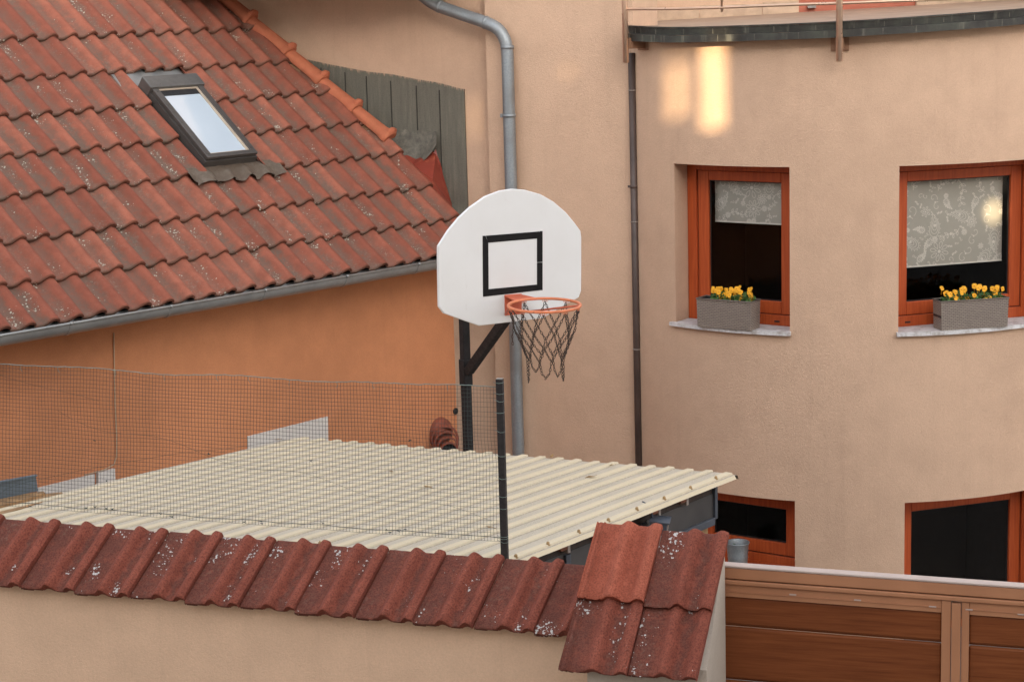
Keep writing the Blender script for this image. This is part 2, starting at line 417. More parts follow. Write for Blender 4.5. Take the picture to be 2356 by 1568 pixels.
# ---- wall
OFFW = .36
wallP = EA + nh * OFFW
verge1 = rP(*ruv(890, 335)); verge2 = rP(*ruv(497, 0))
vd = (verge2 - verge1); vd.z = 0; vd.normalize()            # along the neighbouring wall, leftwards
wn = V((vd.y, -vd.x, 0)); wn = wn if wn.y < 0 else -wn      # its normal, towards the viewer
RECP = V((verge1.x, verge1.y, 0)) - wn * .30                # recessed beige wall
tE = (onp(1048, 850, wallP, nh) - wallP).dot(e)               # right end of the orange wall
w = MB()
w.box(V((wallP.x, wallP.y, 0)), e, nh, ZUP, -4, tE - .004, 0, .35, 0, EA.z + OFFW * math.tan(AL) - .06)
obj('wall', w, M_orange, OH)
sf = MB(); sf.box(V((EA.x, EA.y, 0)), e, nh, ZUP, -4, tE - .1, .06, OFFW - .004, EA.z - .05, EA.z - .03)
obj('soffit', sf, M_timber, OH)

# ---- tiles
rows_px = [774, 671, 570, 468, 373, 282, 193, 102.5, 10]
rows_v = [ruv(0, y)[1] for y in rows_px]
TW = .2
SU0, SU1, SV0, SV1 = 2.615, 3.215, 1.27, 2.33          # skylight footprint in roof coordinates
vg = [ruv(497, -60), ruv(497, 0), ruv(890, 335), ruv(905, 345), ruv(1042, 490)]
def halfplane(p, q):   # keep the left/inner side (smaller u)
    nx, ny = (q[1] - p[1]), -(q[0] - p[0])
    c = nx * p[0] + ny * p[1]
    if nx * (p[0] - 3) + ny * p[1] < c: return (nx, ny, c)
    return (-nx, -ny, -c)
VHP = [halfplane(vg[1], vg[2]), halfplane(vg[3], vg[4])]
def clip(poly, hp):
    nx, ny, c = hp; out = []
    for i, p in enumerate(poly):
        q = poly[(i + 1) % len(poly)]; dp = nx * p[0] + ny * p[1] - c; dq = nx * q[0] + ny * q[1] - c
        if dp <= 0: out.append(p)
        if dp * dq < 0:
            t = dp / (dp - dq); out.append(tuple(lerp(a, b, t) for a, b in zip(p, q)))
    return out
def prof(t):
    """S shaped clay tile: pan on the left, roll on the right"""
    if t < .30: return .002 + .004 * ((.30 - t) / .30) ** 2
    if t < .76: return .002 + .054 * (.5 - .5 * math.cos(PI * (t - .30) / .46))
    return .056 - .022 * ((t - .76) / .24) ** 2
rt = MB()
US = [0, .06, .12, .2, .28, .36, .44, .52, .60, .68, .76, .84, .92, .97, 1.0]
def add_tile(u0, v0, length, polys, jit):
    lift = .040; rng = jit
    dv = rng.uniform(-.007, .007); dh = rng.uniform(-.003, .003); rot = rng.uniform(-.012, .012)
    vs = [0, .010, .03, length * .5, length]
    P = []
    for v in vs:
        row = []
        for t in US:
            h = prof(t) + lift * (1 - v / length) + dh
            if v == 0: h -= .007
            if v == .010: h -= .001
            row.append((u0 + t * TW + rot * v, v0 + v + dv + rot * (t - .5) * TW, h, t, v / length))
        P.append(row)
    F = []
    for i in range(len(vs) - 1):
        for j in range(len(US) - 1): F.append(([P[i][j], P[i][j + 1], P[i + 1][j + 1], P[i + 1][j]], True))
    th = .020
    for j in range(len(US) - 1):
        a, b = P[0][j], P[0][j + 1]; F.append(([b, a, (a[0], a[1], a[2] - th, a[3], 0), (b[0], b[1], b[2] - th, b[3], 0)], False))
    for i in range(len(vs) - 1):
        a, b = P[i][-1], P[i + 1][-1]; F.append(([a, b, (b[0], b[1], b[2] - .018, 1, b[4]), (a[0], a[1], a[2] - .018, 1, a[4])][::-1], False))
    for hps in polys:
        loc = {}
        for f, sm in F:
            pl = f
            for hp in hps:
                pl = clip(pl, hp)
                if len(pl) < 3: break
            if len(pl) < 3: continue
            ids = []
            for p in pl:
                k = (round(p[0], 5), round(p[1], 5), round(p[2], 5))
                if k not in loc: loc[k] = rt.vert(rP(p[0], p[1], p[2]), (p[3], p[4]))
                if loc[k] not in ids: ids.append(loc[k])
            if len(ids) > 2: rt.face(ids, 0, sm)
rj = random.Random(3)
col0, col1 = -7, 25
for i, v0 in enumerate(rows_v[:-1]):
    gauge = rows_v[i + 1] - v0
    for j in range(col0, col1):
        u0 = j * TW + .055; u1 = u0 + TW; v1 = v0 + gauge + .07
        if u1 < SU0 or u0 > SU1 or v1 < SV0 or v0 > SV1: polys = [VHP]
        else:
            polys = []
            if u0 < SU0: polys.append(VHP + [(1, 0, SU0)])
            if u1 > SU1: polys.append(VHP + [(-1, 0, -SU1)])
            if v0 < SV0 - .10: polys.append(VHP + [(-1, 0, -max(SU0, u0 - .001)), (1, 0, min(SU1, u1 + .001)), (0, 1, SV0)])
            if v0 >= SV1: polys = [VHP]
        if polys: add_tile(u0, v0, gauge + .07, polys, rj)
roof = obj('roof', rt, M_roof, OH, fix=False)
# boarding under the tiles, with the far slope behind the verge
deck = MB()
dk = [(-1.4, .02), (tE - .3, .02), (vg[4][0], vg[4][1]), (vg[2][0] - .03, vg[2][1]), (vg[1][0] - .05, vg[1][1]), (-1.4, vg[1][1] + .2)]
deck.prism([rP(u, v, -.012) for u, v in dk], NR * -.05)
obj('roof_deck', deck, M_dark, OH)

# ---- ridge caps along the verge
va = rP(*ruv(890, 335)); vb_ = rP(*ruv(460, -32)); vdir = (vb_ - va).normalized(); vside = vdir.cross(NR).normalized()
jt = [ (onp(x, y, va + NR * .05, NR) - va).dot(vdir) for x, y in ((888, 325), (820, 255), (742, 190), (668, 125), (595, 45))]
jt.append(jt[-1] + .52); jt.append(jt[-1] + .5)
if vside.dot(e) < 0: vside = -vside
for k in range(len(jt) - 1):
    c = MB(); a0, a1 = jt[k], jt[k + 1] + .02
    base = va + vside * .025 + NR * .060
    ts = [0, .004, .03, .055, .075, .10, .3, 1.0]
    rr = [.080, .094, .099, .094, .084, .078, .076, .073]
    P = []
    for q, (t, r_) in enumerate(zip(ts, rr)):
        d = t if q < 6 else lerp(.10, a1 - a0, (t - .1) / .9)
        row = []
        for a in range(13):
            an = PI * (a / 12)
            # rounded cap with a flatter top face
            sx, sz = math.cos(an), math.sin(an)
            f_ = (abs(sx) ** 2.6 + abs(sz) ** 2.6) ** (-1 / 2.6)
            row.append(base + vdir * (a0 + d) + vside * (-sx * r_ * f_) + NR * (sz * r_ * f_ * .78 + (1 - t) * .012 - .02))
        P.append(row)
    c.grid(P)
    c.face([c.vert(p) for p in P[0]], 0)
    # collar ear standing up on the outer side
    cc = base + vdir * (a0 + .035) - NR * .0
    c.tube([cc - vside * .03 + NR * .05, cc + vside * .03 + NR * .066, cc + vside * .07 + NR * .05, cc + vside * .09 + NR * .0], [.022, .027, .028, .022], 12)
    obj('ridge_tile', c, M_ridge, OH)
# mortar under the caps
mo = MB(); mo.tube([va - vdir * -.02 - NR * .03, va + vdir * (jt[-1]) - NR * .03], .06, 8); obj('mortar_bed', mo, paint('verge_mortar', (.30, .17, .09), .9, .3, 0, 30), OH)

# ---- red tin and loose grey sheet at the verge foot
rtn = MB()
def wallpt(x, y, off): return onp(x, y, RECP + wn * off, wn)
vpl = [rP(*ruv(x, y), .025) for x, y in ((893, 338), (935, 385), (985, 445), (1035, 500))]
vpu = [wallpt(x, y, .03) for x, y in ((905, 325), (962, 352), (1003, 348), (1040, 470))]
mid = [lerp(a, b, .45) + ZUP * -.05 for a, b in zip(vpl, vpu)]
rtn.grid([vpl, mid, vpu], sm=False)
up_ = [wallpt(x, y, .035) for x, y in ((985, 385), (1003, 343), (1020, 395), (1036, 472), (1030, 500), (1000, 450))]
rg = random.Random(9)
cgrid = []
for i in range(7):
    a0, a1 = lerp(up_[0], up_[5], i / 6), (lerp(up_[1], up_[2], i / 3) if i <= 3 else lerp(up_[2], up_[3], (i - 3) / 3))
    cgrid.append([lerp(a0, a1, j / 5) + wn * rg.uniform(0, .035) + ZUP * rg.uniform(-.01, .01) for j in range(6)])
rtn.grid(cgrid, sm=False)
obj('verge_flashing', rtn, M_redtin, OH)

# ---- gutter
gt = MB(); GR = .082
gc = EA - nh * .058 + ZUP * .010
Lg = (EB - EA).length
def gut(u0, u1, r_, th=0.004, drop=0):
    P = []
    for u in (u0, u1):
        row = []
        for k in range(15):
            an = PI + PI * k / 14; row.append(gc + e * u + nh * (math.cos(an) * r_) + ZUP * (math.sin(an) * r_ - drop))
        P.append(row)
    return P
Pg = gut(-4, tE - .05, GR); gt.grid(Pg)
Pi = gut(-4, tE - .05, GR - .004); gt.grid([r_[::-1] for r_ in Pi])
gt.tube([gc + e * -4 - nh * GR + ZUP * .006, gc + e * (tE - .05) - nh * GR + ZUP * .006], .010, 8)
gt.poly(Pg[1]); 
gutter = obj('gutter', gt, M_gutter, OH)
for px in (165, 395, 612, 800, 965):
    P0 = onp(px, lerp(790, 606, px / 1008), gc - nh * GR, nh); u = (P0 - gc).dot(e)
    j = MB(); Pj = gut(u - .014, u + .014, GR + .004); j.grid(Pj)
    j.tube([gc + e * (u - .014) - nh * (GR + .002) + ZUP * .006, gc + e * (u + .014) - nh * (GR + .002) + ZUP * .006], .013, 8)
    j.poly(Pj[0]); j.poly(Pj[1]); obj('gutter_joint', j, M_gutter, gutter)
# inner lead tray under the tile noses
tr = MB(); tr.box(EA, e, nh, ZUP, -4, tE - .12, -.075, .0, -.034, -.028); obj('eaves_strip', tr, M_gutter, OH)

# ---- cable and marks on the wall
def onwall(x, y, off=.01): return onp(x, y, wallP - nh * off, nh)
cb = MB(); cb.tube([onwall(*p) for p in ((262, 765), (263, 850), (264.5, 930), (268, 1000), (268, 1050), (262, 1068), (240, 1080), (195, 1092))], .0045, 6); obj('wall_cable', cb, M_cable, OH)
for pts in (((568, 1003), (752, 957), (754.5, 1060), (570, 1060)),):
    p = MB(); p.prism([onwall(*q, .0) for q in pts], -nh * .012); obj('white_panel', p, M_white, OH)
p = MB(); p.prism([onwall(*q, .0) for q in ((85, 1121), (216, 1089), (216, 1170), (85, 1170))], -nh * .012); obj('white_panel', p, M_white, OH)
p = MB(); p.prism([onwall(*q, .0) for q in ((221, 1086), (259, 1076), (262, 1150), (221, 1150))], -nh * .03); obj('white_panel', p, M_white, OH)
# red hooded flue vent on the wall
vt = MB(); vc = onwall(1012, 992, 0)
vr = .135
vt_o = V(vc)
prof_ = [(.0, .10), (.05, .095), (.09, .075), (.118, .04), (.13, 0.0)]
rings = []
for r_, d in prof_:
    rings.append([vt_o + e * (r_ * math.cos(2 * PI * k / 28)) + ZUP * (r_ * math.sin(2 * PI * k / 28)) - nh * d for k in range(28)])
for A_, B_ in zip(rings, rings[1:]):
    ia = [vt.vert(q) for q in A_]; ib = [vt.vert(q) for q in B_]
    for k in range(28): vt.face((ia[k], ia[(k + 1) % 28], ib[(k + 1) % 28], ib[k]), 0, True)
vent = obj('flue_vent', vt, M_vent, OH)
va_x = V((.985, .17, 0)).normalized(); va_d = V((.17, -.985, 0)).normalized()
for k in range(4):
    a = MB(); r0 = .128 - .0165 * k; ctr = vt_o - nh * .03 + va_d * (.05 + .05 * k) - ZUP * (.050 + .024 * k) + va_x * (.010 + .004 * k)
    P = []
    for d, q in ((0, 1.0), (.040, .98), (.046, .95), (.046, .86), (.0, .84)):
        P.append([ctr + va_d * d + va_x * (r0 * q * math.cos(PI * (i / 20) * 1.2 - .1 * PI)) + ZUP * (r0 * q * math.sin(PI * (i / 20) * 1.2 - .1 * PI)) for i in range(21)])
    a.grid(P, sm=False); obj('hood_segment', a, M_vent, vent)
a = MB(); ctr = vt_o - nh * .03 + va_d * .215 - ZUP * .122 + va_x * .022; r0 = .066
a.poly([ctr + va_x * (r0 * math.cos(PI * i / 14)) + ZUP * (r0 * math.sin(PI * i / 14)) for i in range(15)]); obj('vent_mouth', a, M_dark, vent)
h_ = MB(); hc = onwall(1047, 945, .0)
h_.tube([hc - nh * .004, hc + nh * -.010], .030, 14); obj('pipe_hole', h_, M_dark, OH)

# ---- skylight
SK = obj('skylight', (lambda b: (b.box(rP(0, 0), e, s, NR, SU0 + .02, SU1 - .03, SV0 + .05, SV1 - .02, -.02, .118), b.box(rP(0, 0), e, s, NR, SU0 + .035, SU1 - .045, SV0 + .065, SV1 - .12, .118, .138), b)[-1])(MB()), M_sky, OH)
b = MB(); fu0, fu1, fv0, fv1 = SU0 + .03, SU1 - .04, SV0 + .055, SV1 - .10
for (x0, x1, y0, y1) in ((fu0, fu0 + .062, fv0 + .045, fv1), (fu1 - .055, fu1, fv0 + .045, fv1), (fu0, fu1, fv0, fv0 + .045)):
    b.rbox(rP(0, 0), e, s, NR, x0, x1, y0, y1, .138, .161, .004)
for x in (fu0 + .03, fu1 - .03):
    for t in (.2, .45, .7, .9):
        c = rP(x, lerp(fv0 + .05, fv1, t), .161); b.tube([c, c + NR * .004], .006, 8)
    c = rP(x, lerp(fv0, fv1, .62), .1615); b.box(c, e, s, NR, -.026, .026, -.0025, .0025, 0, .0015)
obj('frame', b, M_sky, SK)
b = MB(); b.rbox(rP(0, 0), e, s, NR, SU0 + .01, SU1 - .02, SV1 - .145, SV1 + .0, .06, .178, .008)
for x in (.13, .42): c = rP(SU0 + x, SV1 - .11, .178); b.tube([c, c + NR * .004], .007, 8)
obj('top_cover', b, M_skytop, SK)
b = MB()
for (x0, x1, y0, y1, m) in ((fu1 - .078, fu1 - .055, fv0 + .05, fv1 - .045, 0), (fu0 + .062, fu1 - .055, fv1 - .06, fv1 - .035, 0), (fu0 + .062, fu1 - .055, fv0 + .045, fv0 + .058, 0)):
    b.rbox(rP(0, 0), e, s, NR, x0, x1, y0, y1, .133, .153, .003)
obj('pale_trim', b, M_trim, SK)
b = MB(); b.box(rP(0, 0), e, s, NR, fu0 + .05, fu1 - .06, fv0 + .05, fv1 - .04, .129, .142); obj('pane', b, M_skyglass, SK)
b = MB(); b.box(rP(0, 0), e, s, NR, fu0 + .062, fu1 - .078, fv1 - .125, fv1 - .06, .1425, .145); obj('dark_sash', b, M_rubber, SK)
b = MB()   # tin channels beside and above, wavy lead apron below
b.box(rP(0, 0), e, s, NR, SU0 - .03, SU0 + .02, SV0 - .02, SV1 + .06, .0, .02); b.box(rP(0, 0), e, s, NR, SU1 - .03, SU1 + .04, SV0 - .02, SV1 + .06, .0, .02)
b.box(rP(0, 0), e, s, NR, SU0 - .10, SU1 + .02, SV1 + .001, SV1 + .40, .0, .022)
obj('tin_channel', b, M_gutter, SK)
b = MB(); P = []; UVs = []
ra = random.Random(5)
nU = 70
for i, t in enumerate((0, .25, .5, .75, 1.0)):
    row = []; ru = []
    for j in range(nU + 1):
        u = lerp(SU0 - .20, SU1 + .17, j / nU); tt = ((u - .055) / TW) % 1.0
        wv = prof(tt) * .8 + .045
        low = SV0 - .135 - .012 * math.sin(j * .55) - .02 * noise.noise(V((u * 9, 1, 0)))
        v = lerp(SV0 + .06, low, t)
        h = lerp(.060, wv + .010, min(1, t * 2)) + .006 * noise.noise(V((u * 22, v * 22, 3)))
        row.append(rP(u, v, h)); ru.append((u * 9, v))
    P.append(row); UVs.append(ru)
b.grid(P, uv=UVs); obj('lead_apron', b, M_lead, SK)

# ================================================================== BEIGE HOUSE
PILP = RECP + wn * .12
K = onp(1460, 600, PILP, wn)
best = None
for i in range(1400):
    k = .8 + i * .00015
    d = abs(math.hypot(K.x - 3.42 * k, K.y - 19.5 * k) - 2.5 * k)
    if best is None or d < best[0]: best = (d, k)
KS = best[1]; CX, CY, TR = 3.42 * KS, 19.5 * KS, 2.5 * KS
H1, H2, H3 = CAMH - 1.59 * KS, CAMH - 4.61 * KS, CAMH - 3.09 * KS
print('tower', CX, CY, TR, 'K', K, 'heights', H1, H2, H3, 'orange z', EA.z, 'tE', tE)
def cyl(th, z, r_=None): r_ = TR if r_ is None else r_; return V((CX + r_ * math.sin(th), CY - r_ * math.cos(th), z))
def theta(x, y, r_=None): P = oncyl(x, y, CX, CY, TR if r_ is None else r_); return math.atan2(P.x - CX, CY - P.y)
BH = thing('beige_house', 'beige rendered house with a round bay, red brown windows and curved balcony', 'house', (CX, CY, 0))
# flat wall: recessed part on the left, pilaster part on the right
Ed = onp(1127, 410, PILP, wn)
uE = (Ed - PILP).dot(vd); uK = (K - PILP).dot(vd)
zTop = 7.6
w = MB()
bK = uK - (onp(1452, 40, PILP, wn) - PILP).dot(vd)
w.box(V((PILP.x, PILP.y, 0)), vd, -wn, ZUP, uE, uK - .02, 0, .6, 0, zTop)
w.box(V((RECP.x, RECP.y, 0)), vd, -wn, ZUP, uE + .002, uE + 9, 0, .6, 0, zTop)
obj('wall', w, M_beige, BH)
ev = MB(); Ze = onp(1000, -40, RECP + wn * .4, wn).z
ev.box(V((RECP.x, RECP.y, 0)), vd, -wn, ZUP, uE + .12, uE + 9, -1.15, .3, Ze + .12, Ze + .17)
obj('eaves', ev, M_eave, BH)
# grey sheet cladding on the recessed wall
def rec(x, y, off): return onp(x, y, RECP + wn * off, wn)
cp = [(640, 118), (700, 135), (760, 148), (850, 165), (905, 171), (960, 182), (1010, 190), (1066, 205), (1071, 330), (1078, 520), (1040, 560), (880, 500), (640, 320)]
c = MB(); pts = [rec(x, y, .004) for x, y in cp]
topz = lambda x: (lambda a: a)(None)
def top_at(P):
    tp = pts[:8]
    u = (P - RECP).dot(vd)
    for a, b2 in zip(tp, tp[1:]):
        ua, ub = (a - RECP).dot(vd), (b2 - RECP).dot(vd)
        if min(ua, ub) - 1e-6 <= u <= max(ua, ub) + 1e-6: return lerp(a.z, b2.z, (u - ua) / (ub - ua))
    return tp[-1].z
P = []; UVs = []
ul, ur = (pts[0] - RECP).dot(vd), (pts[7] - RECP).dot(vd)
for j in range(41):
    u = lerp(ul, ur - .012, j / 40); B0 = V((RECP.x, RECP.y, 0)) + vd * u + wn * .016
    zt = top_at(RECP + vd * min(max(u, min(ul, ur)), max(ul, ur))); zb = 3.0
    P.append([B0 + ZUP * z for z in (zt, zt - .1, lerp(zt, zb, .3), zb)]); UVs.append([(u, zt - z) for z in (zt, zt - .1, lerp(zt, zb, .3), zb)])
c.grid(P, uv=UVs, sm=False)
# side edge and standing seams
a = P[-1]; c.grid([a, [q - wn * .016 for q in a]], sm=False, uv=[[(0, 1)] * 4] * 2)
clad = obj('sheet_cladding', c, M_clad, BH)
sm_ = MB()
for xt in (738, 793, 842, 898, 957, 1010):
    yt = lerp(135, 205, (xt - 700) / 368) + 6
    T = rec(xt, yt, .02); B_ = V((T.x, T.y, 3.2))
    sm_.box(B_, vd, wn, ZUP, -.0035, .0035, -.012, .003, 0, T.z - B_.z - .03)
obj('sheet_seam', sm_, paint('seam_shadow', (.035, .032, .026), .8), clad)
# loose sheet hanging over the red tin
lf = MB(); P = []
for i in range(6):
    row = []
    for j in range(10):
        t = j / 9; x = lerp(893, 1004, t); yt = 300 + 4 * math.sin(j * 1.7)
        yb = [348, 350, 353, 360, 366, 371, 374, 366, 352, 332][j]
        y = lerp(yt, yb, i / 5); off = .03 + .16 * (i / 5) ** 2 * (1 - .45 * t) + .012 * math.sin(j * 1.3 + i)
        row.append(rec(x, y, off))
    P.append(row)
lf.grid(P); obj('loose_sheet', lf, M_greytin, BH)

# ---- round bay wall with its openings
W1 = (theta(1553, 560), theta(1817, 570)); W2 = (theta(2068, 560), theta(2406, 560))
zs_top = H1; zs_sill = H3 + .030
wins = [dict(t0=W1[0], t1=W1[1], z0=zs_sill, z1=H1), dict(t0=W2[0], t1=W2[1], z0=zs_sill, z1=H1),
        dict(t0=W1[0] + R(.6), t1=theta(1829, 1230), z0=H2 - .72, z1=H2), dict(t0=theta(2081, 1230), t1=theta(2081, 1230) + (W2[1] - W2[0]), z0=H2 - 1.35, z1=H2)]
# balcony edge samples
bal_px = [(1442, 94), (1531, 99), (1622, 97), (1789, 92.6), (1917, 87), (2013, 82), (2100, 76), (2200, 69), (2280, 63), (2356, 56.5)]
RB = TR + .15
bal = []
for x, y in bal_px: P_ = oncyl(x, y, CX, CY, RB); bal.append((math.atan2(P_.x - CX, CY - P_.y), P_.z))
# least squares plane z = a + b X + c Y through the edge
import itertools
def lsq(pts):
    M = Matrix(((0, 0, 0), (0, 0, 0), (0, 0, 0))); r_ = V((0, 0, 0))
    for x, y, z in pts:
        v = (1, x, y)
        for i in range(3):
            r_[i] += v[i] * z
            for j in range(3): M[i][j] += v[i] * v[j]
    return M.inverted() @ r_
def zedge(t):
    if t <= bal[0][0]: a, b2 = bal[0], bal[1]
    elif t >= bal[-1][0]: a, b2 = bal[-2], bal[-1]
    else: a, b2 = next((p, q) for p, q in zip(bal, bal[1:]) if p[0] <= t <= q[0])
    k = (t - a[0]) / (b2[0] - a[0]); return lerp(a[1], b2[1], min(max(k, -2), 2))
def balz(P):
    t = math.atan2(P.x - CX, CY - P.y); return sum(zedge(t + d * .05) for d in (-2, -1, 0, 1, 2)) / 5
fb_ = sum(b2[1] for b2 in bal[2:]) / 8; fx_ = sum(cyl(b2[0], 0, RB).x for b2 in bal[2:]) / 8
fk_ = sum((cyl(b2[0], 0, RB).x - fx_) * (b2[1] - fb_) for b2 in bal[2:]) / sum((cyl(b2[0], 0, RB).x - fx_) ** 2 for b2 in bal[2:])
def flz(P): return fb_ + fk_ * (P.x - fx_) + .1235
th_l, th_r = R(-97), R(88)
ths = sorted(set([round(th_l + i * R(1.5), 5) for i in range(int((th_r - th_l) / R(1.5)) + 1)] + [round(q, 5) for w_ in wins for q in (w_['t0'], w_['t1'])]))
zs = sorted(set([0.0, .4] + [round(q, 5) for w_ in wins for q in (w_['z0'], w_['z1'])] + [4.3, 4.6]))
tw = MB(); idx = {}
def tv(t, z):
    k = (t, z)
    if k not in idx: idx[k] = tw.vert(cyl(t, z))
    return idx[k]
for a, b2 in zip(ths, ths[1:]):
    for z0, z1 in zip(zs, zs[1:]):
        tm, zm = (a + b2) / 2, (z0 + z1) / 2
        if any(w_['t0'] - 1e-4 < tm < w_['t1'] + 1e-4 and w_['z0'] - 1e-4 < zm < w_['z1'] + 1e-4 for w_ in wins): continue
        tw.face((tv(a, z0), tv(b2, z0), tv(b2, z1), tv(a, z1)), 0, True)
    # up to the balcony underside
    pa, pb = cyl(a, 0), cyl(b2, 0)
    i0, i1 = tv(a, zs[-1]), tv(b2, zs[-1]); j0 = tw.vert(cyl(a, balz(pa) + .05)); j1 = tw.vert(cyl(b2, balz(pb) + .05))
    tw.face((i0, i1, j1, j0), 0, True)
DEP = .30
for w_ in wins:
    tm = (w_['t0'] + w_['t1']) / 2; PL, PR = cyl(w_['t0'], 0), cyl(w_['t1'], 0)
    ax = (PR - PL).normalized(); nn = V((ax.y, -ax.x, 0)); nn = nn if nn.dot(V((math.sin(tm), -math.cos(tm), 0))) > 0 else -nn
    w_['O'] = PL; w_['ax'] = ax; w_['n'] = nn; w_['W'] = (PR - PL).length
    inn = [q for q in ths if w_['t0'] - 1e-4 <= q <= w_['t1'] + 1e-4]
    def inner(P): return V((P.x, P.y, 0)) - nn * ((V((P.x, P.y, 0)) - PL).dot(nn) + DEP)
    for t in (w_['t0'], w_['t1']):
        a = cyl(t, 0); c = inner(a); ids = [tw.vert(V((q.x, q.y, z))) for q, z in ((a, w_['z0']), (a, w_['z1']), (c, w_['z1']), (c, w_['z0']))]; tw.face(ids)
    for z in (w_['z0'], w_['z1']):
        for a, b2 in zip(inn, inn[1:]):
            A_, B_ = cyl(a, z), cyl(b2, z); C_, D_ = inner(B_), inner(A_)
            tw.poly([A_, B_, V((C_.x, C_.y, z)), V((D_.x, D_.y, z))])
obj('round_bay', tw, M_beige, BH, fix=False)

# ---- printed blind pattern: flowers, paisleys and sprigs drawn as ribbons
def ribbon(mb, pts, w, O, ax, n, off, m):
    for a, b2 in zip(pts, pts[1:]):
        d = V((b2[0] - a[0], b2[1] - a[1]));
        if d.length < 1e-6: continue
        q = V((-d.y, d.x)).normalized() * w / 2
        mb.poly([O + ax * x + ZUP * z + n * off for x, z in ((a[0] - q.x, a[1] - q.y), (b2[0] - q.x, b2[1] - q.y), (b2[0] + q.x, b2[1] + q.y), (a[0] + q.x, a[1] + q.y))], m)
def lace(mb, x0, x1, z0, z1, O, ax, n, off, seed):
    r_ = random.Random(seed); done = []
    lines = []; discs = []
    def put(cx, cz, sz, kind):
        a0 = r_.uniform(0, 6.28)
        if kind == 0:
            N = r_.choice((7, 8, 9))
            for k in range(N):
                an = a0 + 2 * PI * k / N
                lines.append([(cx + math.cos(an + dx) * rr * sz, cz + math.sin(an + dx) * rr * sz) for rr, dx in ((.28, 0), (.62, -.26), (.86, -.17), (1, 0), (.86, .17), (.62, .26), (.28, 0))])
            discs.append((cx, cz, sz * .17))
        elif kind == 3:
            for sg in (1, -1):
                lines.append([(cx + sg * sz * (.5 * math.cos(a0) + (.5 - .42 * t) * math.cos(a0 + sg * 2.4 + 5.6 * t)), cz + sg * sz * (.5 * math.sin(a0) + (.5 - .42 * t) * math.sin(a0 + sg * 2.4 + 5.6 * t))) for t in [i / 14 for i in range(15)]])
            discs.append((cx, cz, sz * .10))
        elif kind == 1:
            for q, dots in ((1, 0), (.72, 0), (.42, 0)):
                pl = []
                for i in range(26):
                    t = i / 25 * 2 * PI; rr = sz * q * (1 - .0 * t)
                    x = rr * math.cos(t); y = rr * .62 * math.sin(t) * (math.sin(t / 2) ** 1.1)
                    bend = .45 * (x / sz) ** 2 * sz * (1 if x > 0 else -.1)
                    pl.append((cx + (x) * math.cos(a0) - (y + bend) * math.sin(a0), cz + x * math.sin(a0) + (y + bend) * math.cos(a0)))
                lines.append(pl)
            discs.append((cx, cz, sz * .14))
            for k in range(18):
                t = k / 18 * 2 * PI; x = sz * 1.14 * math.cos(t); y = sz * .76 * math.sin(t) * math.sin(t / 2); bend = .45 * (x / sz) ** 2 * sz * (1 if x > 0 else -.1)
                discs.append((cx + x * math.cos(a0) - (y + bend) * math.sin(a0), cz + x * math.sin(a0) + (y + bend) * math.cos(a0), .0045))
        else:
            ln = [(cx + math.cos(a0) * sz * t + math.sin(a0) * .25 * sz * math.sin(3 * t), cz + math.sin(a0) * sz * t - math.cos(a0) * .25 * sz * math.sin(3 * t)) for t in [i / 8 * 2 - 1 for i in range(9)]]
            lines.append(ln)
            for i in (1, 3, 5, 7):
                for sd in (-1, 1):
                    bx_, bz = ln[i]; an = a0 + sd * .9
                    L = sz * .42
                    lines.append([(bx_ + L * (t * math.cos(an) - w_ * math.sin(an)), bz + L * (t * math.sin(an) + w_ * math.cos(an))) for t, w_ in ((0, 0), (.35, .2), (.7, .17), (1, 0), (.7, -.17), (.35, -.2), (0, 0))])
            discs.append((cx, cz, sz * .12))
    tries = 0
    for smin, smax, cnt in ((.075, .10, 900), (.045, .06, 1500), (.02, .028, 2500)):
        for _ in range(cnt):
            sz = r_.uniform(smin, smax); cx, cz = r_.uniform(x0, x1), r_.uniform(z0, z1)
            if all((cx - a) ** 2 + (cz - b2) ** 2 > (.92 * (sz + c)) ** 2 for a, b2, c in done):
                done.append((cx, cz, sz)); put(cx, cz, sz, r_.choice((0, 1, 1, 2, 3)) if smin > .04 else r_.choice((0, 2, 3)))
    cl = lambda p: (min(max(p[0], x0), x1), min(max(p[1], z0), z1))
    for ln in lines: ribbon(mb, [cl(p) for p in ln], .0048, O, ax, n, off, 1)
    for cx, cz, rr in discs:
        pl = [cl((cx + rr * math.cos(k * .785), cz + rr * math.sin(k * .785))) for k in range(8)]
        mb.poly([O + ax * x + ZUP * z + n * off for x, z in pl], 1)

